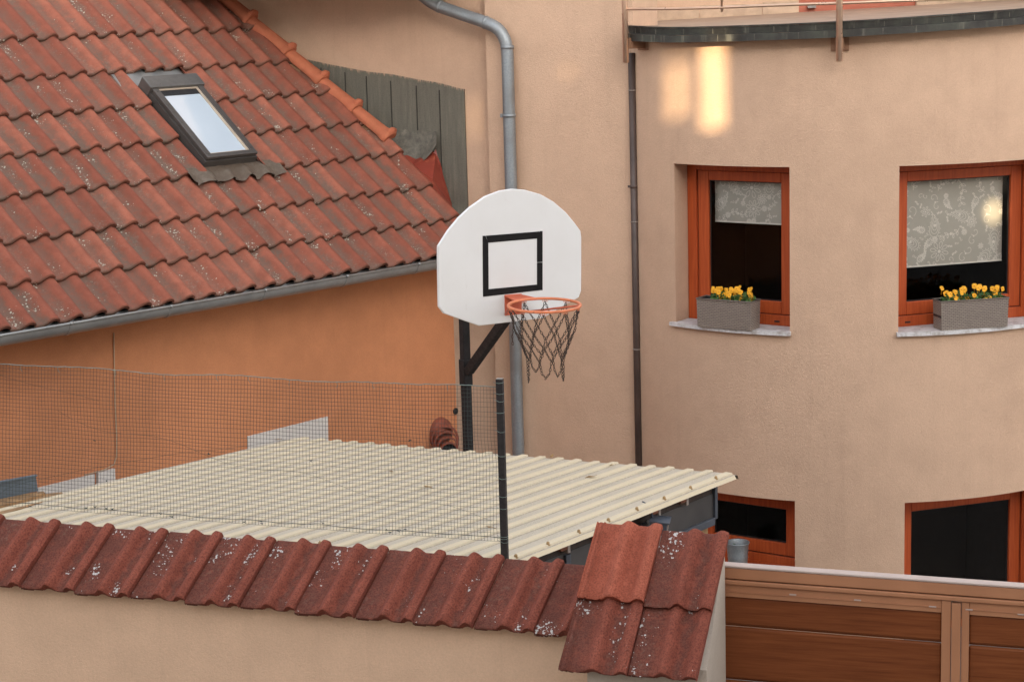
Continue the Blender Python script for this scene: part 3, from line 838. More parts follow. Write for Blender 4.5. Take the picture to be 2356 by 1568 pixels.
def build_window(w_, blind_z=None, seed=1, label=None, handle=True, transom=None, pin=None):
    O, ax, n, W, z0, z1 = w_['O'], w_['ax'], w_['n'], w_['W'], w_['z0'], w_['z1']
    bx0, bx1 = .004, W - .004; FWd, SWd = .086, .106
    f = MB(); zb, zt = z0 + .002, z1 - .003
    for (x0, x1, a, b2) in ((bx0, bx0 + FWd, zb, zt), (bx1 - FWd, bx1, zb, zt), (bx0 + FWd, bx1 - FWd, zt - FWd * .75, zt), (bx0 + FWd, bx1 - FWd, zb, zb + FWd)):
        f.rbox(O, ax, n, ZUP, x0, x1, -.285, -.205, a, b2, .004)
    fr = obj('window', f, M_window, BH)
    if label: fr['label'] = label
    i0, i1, j0, j1 = bx0 + FWd, bx1 - FWd, zb + FWd, zt - FWd * .75
    if transom: j0 = transom
    d = MB(); d.box(O, ax, n, ZUP, i0 - .002, i1 + .002, -.262, -.246, j0 - .002, j1 + .002)
    # dark rebate ring around the sash, cut out in its middle
    d = MB()
    for (x0, x1, a, b2) in ((i0, i0 + .006, j0, j1), (i1 - .006, i1, j0, j1), (i0 + .006, i1 - .006, j1 - .006, j1), (i0 + .006, i1 - .006, j0, j0 + .006)):
        d.box(O, ax, n, ZUP, x0, x1, -.275, -.232, a, b2)
    obj('rebate', d, M_joint, fr)
    q = MB(); g_ = .005
    for (x0, x1, a, b2) in ((i0 + g_, i0 + SWd, j0 + g_, j1 - g_), (i1 - SWd, i1 - g_, j0 + g_, j1 - g_), (i0 + SWd, i1 - SWd, j1 - SWd * .8, j1 - g_), (i0 + SWd, i1 - SWd, j0 + g_, j0 + SWd * 1.05)):
        q.rbox(O, ax, n, ZUP, x0, x1, -.272, -.226, a, b2, .006)
    if transom:
        q.rbox(O, ax, n, ZUP, bx0 + FWd, bx1 - FWd, -.275, -.215, zb + FWd - .004, j0 - .003, .006)
    obj('sash', q, M_window, fr)
    gx0, gx1, gz0, gz1 = i0 + SWd, i1 - SWd, j0 + SWd * 1.05, j1 - SWd * .8
    p = MB()
    for (x0, x1, a, b2) in ((gx0, gx0 + .008, gz0, gz1), (gx1 - .008, gx1, gz0, gz1), (gx0, gx1, gz1 - .008, gz1), (gx0, gx1, gz0, gz0 + .008)):
        p.box(O, ax, n, ZUP, x0 - .001, x1 + .001, -.262, -.250, a - .001, b2 + .001)
    obj('gasket', p, M_rubber, fr)
    p = MB(); p.poly([O + ax * x + n * -.256 + ZUP * z for x, z in ((gx0, gz0), (gx1, gz0), (gx1, gz1), (gx0, gz1))]); obj('pane', p, M_glass, fr)
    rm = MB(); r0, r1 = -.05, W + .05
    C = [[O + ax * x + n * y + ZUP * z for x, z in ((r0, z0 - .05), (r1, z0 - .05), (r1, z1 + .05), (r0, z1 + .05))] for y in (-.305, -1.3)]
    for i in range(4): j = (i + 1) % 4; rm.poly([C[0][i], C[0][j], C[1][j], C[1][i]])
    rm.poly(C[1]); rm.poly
    # front flange closing the room against the wall
    A_ = [O + ax * x + n * -.290 + ZUP * z for x, z in ((r0, z0 - .05), (r1, z0 - .05), (r1, z1 + .05), (r0, z1 + .05))]
    B_ = [O + ax * x + n * -.290 + ZUP * z for x, z in ((gx0 - .03, gz0 - .03), (gx1 + .03, gz0 - .03), (gx1 + .03, gz1 + .03), (gx0 - .03, gz1 + .03))]
    for i in range(4): j = (i + 1) % 4; rm.poly([A_[i], A_[j], B_[j], B_[i]]); rm.poly([A_[i], A_[j], C[0][j], C[0][i]])
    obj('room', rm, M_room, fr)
    if blind_z:
        b = MB(); x0, x1 = gx0 + .004, gx1 - .012
        b.box(O, ax, n, ZUP, x0, x1, -.334, -.331, blind_z, gz1 + .03)
        b.box(O, ax, n, ZUP, x0, x1, -.340, -.326, blind_z - .012, blind_z, 1)
        b.tube([O + ax * x0 + n * -.335 + ZUP * (gz1 + .04), O + ax * x1 + n * -.335 + ZUP * (gz1 + .04)], .02, 10, 1)
        lace(b, x0 + .002, x1 - .002, blind_z + .002, gz1 + .03, O, ax, n, -.3302, seed)
        obj('roller_blind', b, [M_blind, M_lace], fr)
    if handle:
        h = MB(); cx_ = bx1 - FWd - .16 if handle == 1 else bx0 + FWd + .08
        h.rbox(O, ax, n, ZUP, cx_, cx_ + .05, -.205, -.201, zb + .028, zb + .042, .0015); obj('drain_cap', h, M_joint, fr)
    w_['g'] = (gx0, gx1, gz0, gz1)
    return fr
def bz(w_, x, y): return onp(x, y, w_['O'] - w_['n'] * .33, w_['n']).z
f1 = build_window(wins[0], bz(wins[0], 1715, 510), 4, 'window with its patterned blind pulled a third of the way down', 1)
f2 = build_window(wins[1], bz(wins[1], 2200, 604), 9, 'window with its patterned blind pulled more than halfway down', 2)
wins[2]['z0'] = H2 - .72
f3 = build_window(wins[2], None, 1, 'low dark window half hidden behind the shed roof', 1, transom=onp(1750, 1290, wins[2]['O'], wins[2]['n']).z)
f4 = build_window(wins[3], None, 1, 'dark window just above the sliding gate', 0)
for w_, fr, dl in ((wins[0], f1, .9), (wins[1], f2, .4)):
    sl = MB(); N = 18
    t0, t1 = w_['t0'] - R(dl), w_['t1'] + R(.25)
    out = [cyl(lerp(t0, t1, i / N), 0, TR + .045) for i in range(N + 1)]
    a0 = cyl(w_['t0'] + .002, 0); a1 = cyl(w_['t1'] - .002, 0)
    def inn(P): return V((P.x, P.y, 0)) - w_['n'] * ((V((P.x, P.y, 0)) - w_['O']).dot(w_['n']) + .203)
    face = [cyl(t0, 0, TR + .001)] + out + [cyl(t1, 0, TR + .001), a1, inn(a1), inn(a0), a0]
    face = [V((p.x, p.y, H3 + .0015)) for p in face]
    sl.prism(face, ZUP * .031); obj('sill', sl, M_marble, fr)
sl = MB(); w_ = wins[2]; N = 14
out = [cyl(lerp(w_['t0'], w_['t1'], i / N), 0, TR + .10) for i in range(N + 1)]
sl.prism([V((p.x, p.y, w_['z0'] - .03)) for p in out] + [V((p.x, p.y, w_['z0'] - .03)) for p in [cyl(lerp(w_['t1'], w_['t0'], i / N), 0, TR - .2) for i in range(N + 1)]], ZUP * .028)
obj('sill', sl, M_marble, f3)

# ---- flat wall carrying on to the right of the bay
sw_ = MB(); sw_.box(V((CX + TR * .93, CY - .35, 0)), V((math.cos(R(-8)), math.sin(R(-8)), 0)), V((-math.sin(R(-8)), math.cos(R(-8)), 0)), ZUP, 0, 12, 0, .5, 0, 7.6); obj('side_wall', sw_, M_beige, BH)
# ---- balcony
TL_, TR_ = bal[0][0] - R(1.5), R(70)
def ring(r_, dz0, dz1, r2=None, nseg=110, mb=None, m=0):
    P = [[], []]
    for i in range(nseg + 1):
        t = lerp(TL_, TR_, i / nseg); a = cyl(t, 0, r_); b2 = cyl(t, 0, r2 or r_); z = balz(a)
        wob = .003 * noise.noise(V((t * 14, dz0 * 40, 1)))
        P[0].append(V((a.x, a.y, z + dz0 + wob))); P[1].append(V((b2.x, b2.y, z + dz1 + wob)))
    mb.grid(P, m)
bl = MB()
ring(RB - .02, -.0, .0, TR - .02, mb=bl); ring(RB, .0, .056, mb=bl); ring(RB, -.0, .0, RB - .03, mb=bl); ring(RB, .056, .060, RB - .07, mb=bl)
ring(RB - .065, .058, .112, RB - .058, mb=bl); ring(RB - .05, .112, .121, RB - .05, mb=bl); ring(RB - .05, .121, .1235, RB - .075, mb=bl)
BALC = obj('balcony', bl, M_patina, BH, fix=False)
rs = random.Random(11)
for dz0, dz1, rr, st in ((.001, .055, RB, 7.5), (.062, .111, RB - .061, 6.5)):
    t = bal[0][0] + R(1)
    while t < R(33):
        a = cyl(t, 0, rr); tt = V((math.cos(t), math.sin(t), 0)); no = V((math.sin(t), -math.cos(t), 0)); z = balz(a)
        se = MB(); se.box(V((a.x, a.y, z)), tt, no, ZUP, -.002, .002 + rs.random() * .003, -.004, .002, dz0, dz1)
        obj('solder_seam', se, M_seam, BALC); t += R(st + rs.uniform(-1.6, 1.6))
FLN = V((-fk_, 0, 1)).normalized(); FLP = V((fx_, 0, fb_ + .1235))
fl = MB(); edge = []
for i in range(111):
    t = lerp(TL_, TR_, i / 110); a = cyl(t, 0, RB - .06); edge.append(V((a.x, a.y, balz(a) + .1235)))
bk = [onp(x, y, FLP, FLN) for x, y in ((1461, 51), (1840, 29.5), (2097, 13.5), (2356, 0))]
print('balcony back', bk)
kd = (bk[2] - bk[0]).normalized()
farL, farR = bk[0] - kd * .6, bk[0] + kd * 7
farR = V((farR.x, farR.y, flz(farR))); farL = V((farL.x, farL.y, flz(farL)))
bline = [lerp(farL, farR, i / 110) for i in range(111)]
fl.grid([edge, [lerp(a, b2, .5) for a, b2 in zip(edge, bline)], bline], sm=True); obj('floor', fl, M_floor, BALC)
kn = V((kd.y, -kd.x, 0)).normalized(); kn = kn if kn.y < 0 else -kn
kd2 = V((kd.x, kd.y, 0)).normalized()
bw = MB(); B0 = V((bk[0].x, bk[0].y, flz(bk[0]) - .02))
uD0 = (onp(1838, 20, bk[0], kn) - bk[0]).dot(kd2); uD1 = (onp(2108, 10, bk[0], kn) - bk[0]).dot(kd2)
bw.box(B0, kd2, -kn, ZUP, -.8, uD0, .0, .25, -.2, 2.6); bw.box(B0, kd2, -kn, ZUP, uD1, 7.5, .0, .25, -.2, 2.6); bw.box(B0, kd2, -kn, ZUP, uD0, uD1, .0, .25, 2.25, 2.6)
obj('upper_wall', bw, M_beige, BH)
def floorz(u): p = bk[0] + kd2 * u; return flz(p) - B0.z
dr = MB(); dr.box(B0, kd2, -kn, ZUP, uD0 + .002, uD1 - .002, .05, .10, -.2, 2.25); dr.box(B0, kd2, -kn, ZUP, uD0 + .14, uD1 - .14, .035, .05, .2, 2.1)
door = obj('terrace_door', dr, M_door, BH)
b = MB(); pl = onp(1868, 16, bk[0], kn); b.box(pl, kd2, -kn, ZUP, -.04, .04, -.012, .05, -.012, .012); obj('door_handle', b, M_bolt, door)
u = -.6
while u < 7:
    L = .62; u1 = u + L
    if u < uD0 < u1: u1 = uD0
    if uD0 <= u < uD1: u = uD1; continue
    z0 = floorz((u + u1) / 2); sk = MB(); sk.box(B0, kd2, -kn, ZUP, u + .003, u1 - .003, -.014, -.001, z0 - .06, z0 + .115); obj('skirting_slab', sk, M_stone, BH); u = u1
# ---- railing
RR = RB + .045
def post_at(x, y): P_ = oncyl(x, y, CX, CY, RR); return math.atan2(P_.x - CX, CY - P_.y)
tp = [post_at(1437, 100), post_at(1930, 100)]
step = tp[1] - tp[0]
rail_px = [(1441, 21.5), (1480, 21), (1560, 20.5), (1661, 17.5), (1750, 14), (1837, 10.7), (1944, 7.5), (2040, 3.5), (2140, 0), (2356, -10)]
rl = MB(); pts = [oncyl(x, y, CX, CY, RR - .005) for x, y in rail_px]
pts = [pts[0] + V((-.02, .05, 0))] + pts
rl.tube(pts, .011, 10)
RAIL = obj('railing', rl, M_rail, BH)
for k, (x, y) in enumerate(((1440, 145), (1931, 142))):
    t = tp[k]; B_ = oncyl(x, y, CX, CY, RR); c = V((B_.x, B_.y, 0))
    no = V((math.sin(t), -math.cos(t), 0)); tt = V((math.cos(t), math.sin(t), 0))
    ps = MB(); zb = B_.z; ps.tube([c + ZUP * z for z in (zb, zb + .006, zb + 1.5)], [.019, .026, .026], 16); po = obj('post', ps, M_rail, RAIL)
    br = MB(); zc = zb + .16 if k == 0 else zb + .135
    W_ = V((CX, CY, 0)) + no * TR
    br.box(V((c.x, c.y, zc)), -no, tt, ZUP, .02, RR - TR - .008, -.02 - .01 * k, .02 + .01 * k, -.045, .045); obj('arm', br, M_plate, po)
    pl_ = MB(); pl_.rbox(V((W_.x, W_.y, zc)), tt, no, ZUP, -.072, .072, .002, .012, -.062, .062, .003)
    for sx in (-.055, .055):
        for sz in (-.045, .045): q = V((W_.x, W_.y, zc)) + tt * sx + ZUP * sz; pl_.tube([q + no * .012, q + no * .022], .010, 8)
    obj('wall_plate', pl_, M_plate, po)
bs = MB(); P_ = oncyl(1661, 17.5, CX, CY, RR - .005); bs.tube([P_ - ZUP * .035, P_ + ZUP * .9], .010, 8); obj('baluster', bs, M_rail, RAIL)
hr = MB(); hr.tube([p + ZUP * .95 for p in pts], .02, 10); obj('handrail', hr, M_rail, RAIL)

# ---- downpipes
def pil(x, y, off): return onp(x, y, PILP + wn * off, wn)
pp = MB(); PRAD = .054
path_px = [(905, -30), (940, -24), (968, -14), (990, 5), (1012, 16), (1070, 36), (1127, 55), (1148, 68), (1160, 86), (1167, 109), (1169.5, 180), (1172, 267), (1177, 434), (1184, 650), (1196, 1045)]
offs = [.02, .03, .04, .05, .05, .06, .08, .08, .08, .08, .08, .08, .08, .08, .08]
base = [pil(x, y, o) for (x, y), o in zip(path_px, offs)]
zz = base[-1]; base.append(V((zz.x, zz.y, .1)))
for k in range(9, len(base)): base[k] = V((base[9].x, base[9].y, base[k].z))
def smooth(pts, it=2):
    for _ in range(it):
        q = [pts[0]]
        for a, b2 in zip(pts, pts[1:]): q += [lerp(a, b2, .25), lerp(a, b2, .75)]
        pts = q + [pts[-1]]
    return pts
head = smooth(base[:11], 2) + base[11:]
pp.tube(head, PRAD, 20); PIPE = obj('downpipe', pp, M_zinc, BH); PIPE['label'] = 'fat grey zinc downpipe with a bend at the top'
for x, y in ((1008, 14), (1122, 54)):
    j = MB(); i = min(range(len(head) - 1), key=lambda i: (head[i] - pil(x, y, .06)).length); d = (head[i + 1] - head[i - 1]).normalized()
    j.tube([head[i] - d * .014, head[i] - d * .01, head[i] + d * .01, head[i] + d * .014], [PRAD + .001, PRAD + .004, PRAD + .004, PRAD + .001], 20); obj('pipe_joint', j, M_zinc, PIPE)
for y in (109, 266):
    q = pil(1168, y, .08); c = V((base[10].x, base[10].y, q.z)); j = MB(); j.tube([c - ZUP * .014, c + ZUP * .014], PRAD + .005, 20)
    if y > 200: j.box(c, vd, wn, ZUP, PRAD, PRAD + .028, -.012, .012, -.016, .016); j.tube([c, c - wn * .085], .008, 8)
    obj('pipe_clamp', j, M_zinc, PIPE)
bp = MB(); c0 = onp(1453, 122, PILP + wn * .045, wn); c1 = V((c0.x + .006, c0.y, .1)); BR_ = .031
bp.tube([c0, c1], BR_, 14); BP = obj('downpipe', bp, M_brownpipe, BH); BP['label'] = 'thin dark brown downpipe in the corner beside the round bay'
for x, y in ((1456, 208), (1461, 510), (1470, 803)):
    q = onp(x, y, PILP + wn * .045, wn); j = MB(); c = V((c0.x, c0.y, q.z)); j.tube([c - ZUP * .005, c + ZUP * .005], BR_ + .003, 14); obj('pipe_ring', j, M_pipe_ring, BP)
q = onp(1460, 429, PILP + wn * .045, wn); c = V((c0.x, c0.y, q.z)); j = MB(); j.tube([c - ZUP * .012, c + ZUP * .012], BR_ + .004, 14); j.box(c, vd, wn, ZUP, BR_, BR_ + .02, -.01, .01, -.01, .01); obj('pipe_clamp', j, M_brownpipe, BP)

# ================================================================== FLOWER BOXES
def planter(w_, pA, pB, label, plabels, seed, t_plants):
    """pA, pB: pixels of the front lower corners"""
    zt = H3 + .0335
    A_, B_ = atz(*pA, zt), atz(*pB, zt)
    d = (B_ - A_); Lb = d.length; d.normalize(); n = V((d.y, -d.x, 0)); n = n if n.y < 0 else -n
    Hh, Dd = .235, .165
    root = thing('flower_box', label, 'planter', A_ + d * Lb / 2 - n * Dd / 2, 'flower boxes on the window sills')
    b = MB()
    o = .006
    def C(x, y, z): return A_ + d * x - n * y + ZUP * z
    sides = [((0, 0), (Lb, 0)), ((Lb, 0), (Lb, Dd)), ((Lb, Dd), (0, Dd)), ((0, Dd), (0, 0))]
    for (p, q) in sides:
        L = math.hypot(q[0] - p[0], q[1] - p[1]); cx, cy = Lb / 2, Dd / 2
        def sh(P, z): k = .975 + .025 * z / Hh; return C(cx + (P[0] - cx) * k, cy + (P[1] - cy) * k, z)
        b.grid([[sh(p, 0), sh(q, 0)], [sh(p, Hh), sh(q, Hh)]], sm=False, uv=[[(0, 0), (L, 0)], [(0, Hh), (L, Hh)]])
    rim = [(-.002, -.002), (Lb + .002, -.002), (Lb + .002, Dd + .002), (-.002, Dd + .002)]
    b.tube([C(x, y, Hh) for x, y in rim], .006, 8, closed=True)
    obj('woven_box', b, M_wicker, root)
    l = MB(); t = .012
    for x0, x1, y0, y1 in ((t * .3, Lb - t * .3, t * .3, t), (t * .3, Lb - t * .3, Dd - t, Dd - t * .3), (t * .3, t, t, Dd - t), (Lb - t, Lb - t * .3, t, Dd - t)):
        l.box(A_, d, -n, ZUP, x0, x1, y0, y1, .1, Hh - .002)
    obj('liner', l, M_liner, root)
    so = MB(); so.grid([[C(lerp(t, Lb - t, i / 16), lerp(t, Dd - t, j / 6), Hh - .035 + .008 * noise.noise(V((i, j, seed)))) for i in range(17)] for j in range(7)]); obj('soil', so, M_soil, root)
    rr = random.Random(seed)
    for pi, (x0, x1) in enumerate(t_plants):
        cxp = (x0 + x1) / 2 * Lb
        pr = thing('pansy_plant', plabels[pi], 'flower', C(cxp, Dd * .45, Hh - .03), 'yellow pansies in the window boxes')
        lv = MB()
        for k in range(340):
            x = rr.uniform(x0, x1) * Lb; y = rr.uniform(.01, Dd * .95)
            env = 1 - .5 * abs((x / Lb - (x0 + x1) / 2) / ((x1 - x0) / 2)) ** 2
            z = Hh - .03 + rr.uniform(0, .078) * env
            if rr.random() < .15: y -= .012
            dr_ = V((rr.uniform(-1, 1), rr.uniform(-1, 1), rr.uniform(-.2, .9))).normalized(); sd = dr_.cross(V((rr.uniform(-1, 1), rr.uniform(-1, 1), .5))).normalized(); up = sd.cross(dr_)
            Ls = rr.uniform(.018, .034); c = C(x, y, z)
            P = [c, c + dr_ * Ls * .35 + sd * Ls * .28 + up * .002, c + dr_ * Ls * .75 + sd * Ls * .2 + up * .001, c + dr_ * Ls - up * .003, c + dr_ * Ls * .75 - sd * Ls * .2 + up * .001, c + dr_ * Ls * .35 - sd * Ls * .28 + up * .002]
            ids = [lv.vert(p) for p in P]; lv.face((ids[0], ids[1], ids[2], ids[3])); lv.face((ids[0], ids[3], ids[4], ids[5]))
        obj('foliage', lv, M_leaf, pr, fix=False)
        nb = rr.randint(17, 19)
        for k in range(nb):
            x = lerp(x0, x1, (k + rr.uniform(.1, .9)) / nb) * Lb; y = rr.uniform(.0, Dd * .9)
            z = Hh + rr.choice((.005, .03, .05, .07, .085)) + rr.uniform(-.012, .012)
            fc = (n + V((rr.uniform(-.4, .4), 0, rr.uniform(.0, .5)))).normalized()
            sx = fc.cross(ZUP).normalized(); sy = sx.cross(fc); c = C(x, y, z); S = rr.uniform(.017, .025)
            fb = MB()
            for pa, ln, wd, lift in ((90 - 38, 1, .62, -.1), (90 + 38, 1, .62, -.1), (180 + 8, .85, .55, .05), (-8, .85, .55, .05), (270, 1.0, .85, .12)):
                an = R(pa); dd = sx * math.cos(an) + sy * math.sin(an); pp_ = sx * -math.sin(an) + sy * math.cos(an)
                ring_ = [fb.vert(c + fc * .003, (0, 0))]
                for q in range(7):
                    tt = q / 6 * PI - PI / 2; rx = .5 + .5 * math.sin(tt + PI / 2); 
                    P = c + dd * S * ln * (.45 + .55 * math.cos(tt)) + pp_ * S * wd * math.sin(tt) + fc * (S * lift + .002 * math.sin(3 * tt)); ring_.append(fb.vert(P, (1, 0)))
                for q in range(1, 7): fb.face((ring_[0], ring_[q], ring_[q + 1]))
            fb.tube([c - fc * .002, c - fc * .01 - ZUP * .05], .0018, 5)
            obj('bloom', fb, M_petal, pr, fix=False)
    return root
planter(wins[0], (1603, 750.5), (1728, 761), 'grey woven flower box on the left window sill, pansies filling its middle', ['yellow pansies at the left end of the flower box in the left window', 'yellow pansies at the right end of the flower box in the left window'], 3, [(.24, .56), (.58, .93)])
planter(wins[1], (2165, 761), (2320, 751), 'grey woven flower box on the right window sill, bare soil at its left end', ['yellow pansies in the middle of the flower box in the right window', 'tallest yellow pansies at the right end of the flower box in the right window'], 8, [(.10, .47), (.52, .97)])

# ================================================================== BASKETBALL HOOP
BYAW = R(28)
bt = V((math.cos(BYAW), math.sin(BYAW), 0)); bn = V((math.sin(BYAW), -math.cos(BYAW), 0))
BC = aty(1174, 592, 12.35)
def onb(x, y, off=0): return onp(x, y, BC + bn * off, bn)
pole = aty(1073, 900, 13.05); PB = V((pole.x, pole.y, 0))
BH_ = thing('basketball_hoop', 'white fan shaped basketball backboard with orange rim and chain net on black pole', 'basketball hoop', PB)
outline = [(1008.5, 580), (1009, 566), (1018, 552), (1032, 530), (1056, 501), (1083, 476), (1117, 452), (1151, 439), (1179, 434.5), (1209, 437), (1244, 447), (1274, 464), (1302, 488), (1322, 512), (1336, 531), (1338, 546), (1338, 608), (1337.5, 669), (1332, 684), (1279, 714), (1249, 732), (1102.5, 749.5), (1022, 721), (1010.5, 706), (1009.3, 642)]
b = MB(); fr = [onb(*p) for p in outline]
bm = bmesh.new(); f = bm.faces.new([bm.verts.new(p) for p in fr]); ex = bmesh.ops.extrude_face_region(bm, geom=[f]); bmesh.ops.translate(bm, verts=[v for v in ex['geom'] if isinstance(v, bmesh.types.BMVert)], vec=-bn * .028)
bmesh.ops.bevel(bm, geom=[e_ for e_ in bm.edges if len(e_.link_faces) == 2 and any(len(q.verts) > 5 for q in e_.link_faces)], offset=.006, segments=3, affect='EDGES', profile=.5)
bm.verts.index_update()
for v in bm.verts: b.vert(v.co)
for f in bm.faces: b.face([v.index for v in f.verts])
bm.free()
BOARD = obj('backboard', b, M_board, BH_)
sq = MB()
z5 = lambda x, y: (747.7 + x * .342, 402.6 + y * .342)
for q in (((1082, 408), (1441, 379), (1441, 425), (1098, 455)), ((1445, 377), (1463, 376.5), (1463, 584), (1426, 586), (1426, 428)), ((1426, 589), (1463, 587), (1463, 773), (1426, 775)), ((1090, 768), (1424, 736), (1446, 774), (1086, 816)), ((1060, 409), (1079, 408), (1098, 456), (1100, 765), (1084, 816), (1063, 818))):
    sq.prism([onb(*z5(*p), .0) for p in q], bn * .0025)
obj('target_square', sq, M_tape, BOARD)
# bracket and rim
br = MB()
brq = [onb(*z5(*p)) for p in ((1207, 806), (1320, 797), (1320, 932), (1210, 944))]
br.prism(brq, bn * .007)
bctr = lerp(lerp(brq[0], brq[1], .5), lerp(brq[2], brq[3], .5), .05)
RRAD = .225; tilt = R(2.2)
rn = (bn * math.cos(tilt) - ZUP * math.sin(tilt)); rup = bt.cross(rn); rup = rup if rup.z > 0 else -rup
rc = lerp(brq[0], brq[1], .5) - ZUP * .01 + rn * (RRAD + .155) + bt * .018
tl, tr_ = brq[0] + bn * .007, brq[1] + bn * .007
top = [tl - ZUP * .004, tr_ - ZUP * .004, rc - rn * (RRAD * .90) + bt * .085, rc - rn * (RRAD * .97), rc - rn * (RRAD * .90) - bt * .085]
br.prism(top, -ZUP * .006)
for sx, q in ((-1, brq[3]), (1, brq[2])):
    a = q + bn * .008 + ZUP * .01; c = rc - rn * (RRAD * .80) + bt * (RRAD * .6 * sx) - rup * .004
    br.tube([a, c] if sx < 0 else [a, rc + bt * RRAD * .93 + rn * RRAD * .30 - rup * .012, rc + bt * RRAD * .95 + rn * RRAD * .31 + rup * .0], .0065, 8)
for p in ((1222, 822), (1308, 915), (1222, 928), (1305, 812)): q = onb(*z5(*p), .007); br.tube([q, q + bn * .008], .009, 6)
BR = obj('bracket', br, M_bracket, BH_)
rm = MB(); rm.tube([rc + bt * (RRAD * math.cos(2 * PI * k / 56)) + rn * (RRAD * math.sin(2 * PI * k / 56)) for k in range(56)], .0092, 12, closed=True, up=rup)
NH = 10
hooks = [2 * PI * (k + .35) / NH for k in range(NH)]
for an in hooks:   # wire loops under the rim
    for q in range(3):
        a0 = an + (q - 1) * .055; c = rc + bt * (RRAD * math.cos(a0)) + rn * (RRAD * math.sin(a0)); tg = bt * -math.sin(a0) + rn * math.cos(a0)
        rm.tube([c - tg * .007 - rup * .004, c - rup * .02 - tg * .003, c - rup * .02 + tg * .003, c + tg * .007 - rup * .004], .0018, 5)
RIM = obj('rim', rm, M_rim, BH_)
# chain net built link by link
ch = MB(); rc_ = random.Random(21)
def link(c, d, roll, L=.024, W=.0115, r_=.0022):
    s1 = d.cross(V((.3, .5, .8))).normalized(); s2 = d.cross(s1); sv = s1 * math.cos(roll) + s2 * math.sin(roll); pts = []
    for k in range(9):
        t = 2 * PI * k / 9; pts.append(c + d * (L / 2 * math.cos(t)) + sv * (W / 2 * math.sin(t) * (1.15 if math.cos(t) > 0 else .8)))
    ch.tube(pts, r_, 5, closed=True)
def chain(pts):
    L = sum((b2 - a).length for a, b2 in zip(pts, pts[1:])); n = max(2, round(L / .0205)); seg = []
    for i in range(n):
        t = (i + .5) / n * L; acc = 0
        for a, b2 in zip(pts, pts[1:]):
            l = (b2 - a).length
            if acc + l >= t: p = lerp(a, b2, (t - acc) / l); dd = (b2 - a) / l; break
            acc += l
        link(p, dd, (i % 2) * 1.4 + rc_.uniform(-.4, .4), L / n * 1.22)
def npt(an, r_, dz, j=.010): return rc + bt * (r_ * math.cos(an) + rc_.uniform(-j, j)) + rn * (r_ * math.sin(an) + rc_.uniform(-j, j)) - ZUP * (dz + rc_.uniform(-j, j))
da = 2 * PI / NH
lev = [[rc + bt * (RRAD * math.cos(a)) + rn * (RRAD * math.sin(a)) - rup * .02 for a in hooks],
       [npt(a + da / 2, .190, .150, .006) for a in hooks], [npt(a, .152, .250, .006) for a in hooks], [npt(a + da / 2, .120, .335, .006) for a in hooks]]
for k in range(NH):
    for L in range(3):
        for dk in (0, -1):
            a = lev[L][k] if L % 2 == 0 else lev[L][k]
            nxt = lev[L + 1][(k + dk) % NH] if L % 2 == 0 else lev[L + 1][(k + (0 if dk == 0 else 1)) % NH]
            mid_ = lerp(a, nxt, .5) - ZUP * .008 + (rc - a).normalized() * .004
            chain([a, mid_, nxt])
for k in range(0, NH, 1):
    a, c = lev[3][k], lev[3][(k + 1) % NH]
    low = .475 if k % 4 != 2 else .44
    m_ = lerp(a, c, .5); drop = (rc.z - low) - m_.z
    if k % 2 == 0: chain([a, lerp(a, m_, .35) + ZUP * drop * .7, m_ + ZUP * drop, lerp(c, m_, .35) + ZUP * drop * .7, c])

stray = lev[1][4 % NH]
l0 = min(lev[1], key=lambda p: p.x); chain([l0, l0 - ZUP * .05 - bt * .012, l0 - ZUP * .105 - bt * .010])
obj('chain_net', ch, M_chain, BH_, fix=False)
# pole, sleeve and brace
px = V((math.cos(R(33)), math.sin(R(33)), 0)); py = V((-px.y, px.x, 0))
pb = MB(); zp = aty(1073, 640, 13.05).z; pb.rbox(PB, px, py, ZUP, -.0275, .0275, -.0275, .0275, 0, zp, .004)
POLE = obj('pole', pb, M_black, BH_)
sl = MB(); z0, z1 = aty(1073, 886, 13.05).z, aty(1073, 826, 13.05).z; sl.rbox(PB, px, py, ZUP, -.034, .034, -.034, .034, z0, z1, .004); obj('sleeve', sl, M_black, POLE)
bk_ = onp(1172, 722, BC - bn * .03, bn); a = aty(1080, 851, 13.0)
bb_ = MB(); dirb = (bk_ - a).normalized(); bb_.bar(a - dirb * .02, bk_, .055, .055, up=V((0.2, -.6, .8)).normalized()); obj('brace', bb_, M_black, BH_)
am = MB(); tpz = V((PB.x, PB.y, zp - .03)); am.bar(tpz, onp(1140, 600, BC - bn * .03, bn), .05, .05); am.bar(onp(1120, 580, BC - bn * .045, bn), onp(1200, 575, BC - bn * .045, bn), .04, .03); obj('support_arm', am, M_black, BH_)

# ================================================================== GARDEN WALL WITH TILE COPING
YR = 9.6; TRp = aty(1340, 1303, YR)
TLp = aty(0, 1195, 10.5)
wd = (TRp - TLp).normalized(); wdh = V((wd.x, wd.y, 0)).normalized(); wnn = V((wdh.y, -wdh.x, 0)); wnn = wnn if wnn.y < 0 else -wnn
SL = R(37); sd_ = (wnn * math.cos(SL) - ZUP * math.sin(SL)); 
sd_ = (sd_ - wd * sd_.dot(wd)).normalized(); sN = wd.cross(sd_); sN = sN if sN.z > 0 else -sN
sd_ = onp(547, 1392.6, TLp, sN) - onp(634, 1240.5, TLp, sN); CL = sd_.length; sd_.normalize()
GW = thing('garden_wall', 'beige rendered garden wall capped with a row of mossy red concrete tiles', 'wall', V((TRp.x, TRp.y, 0)))
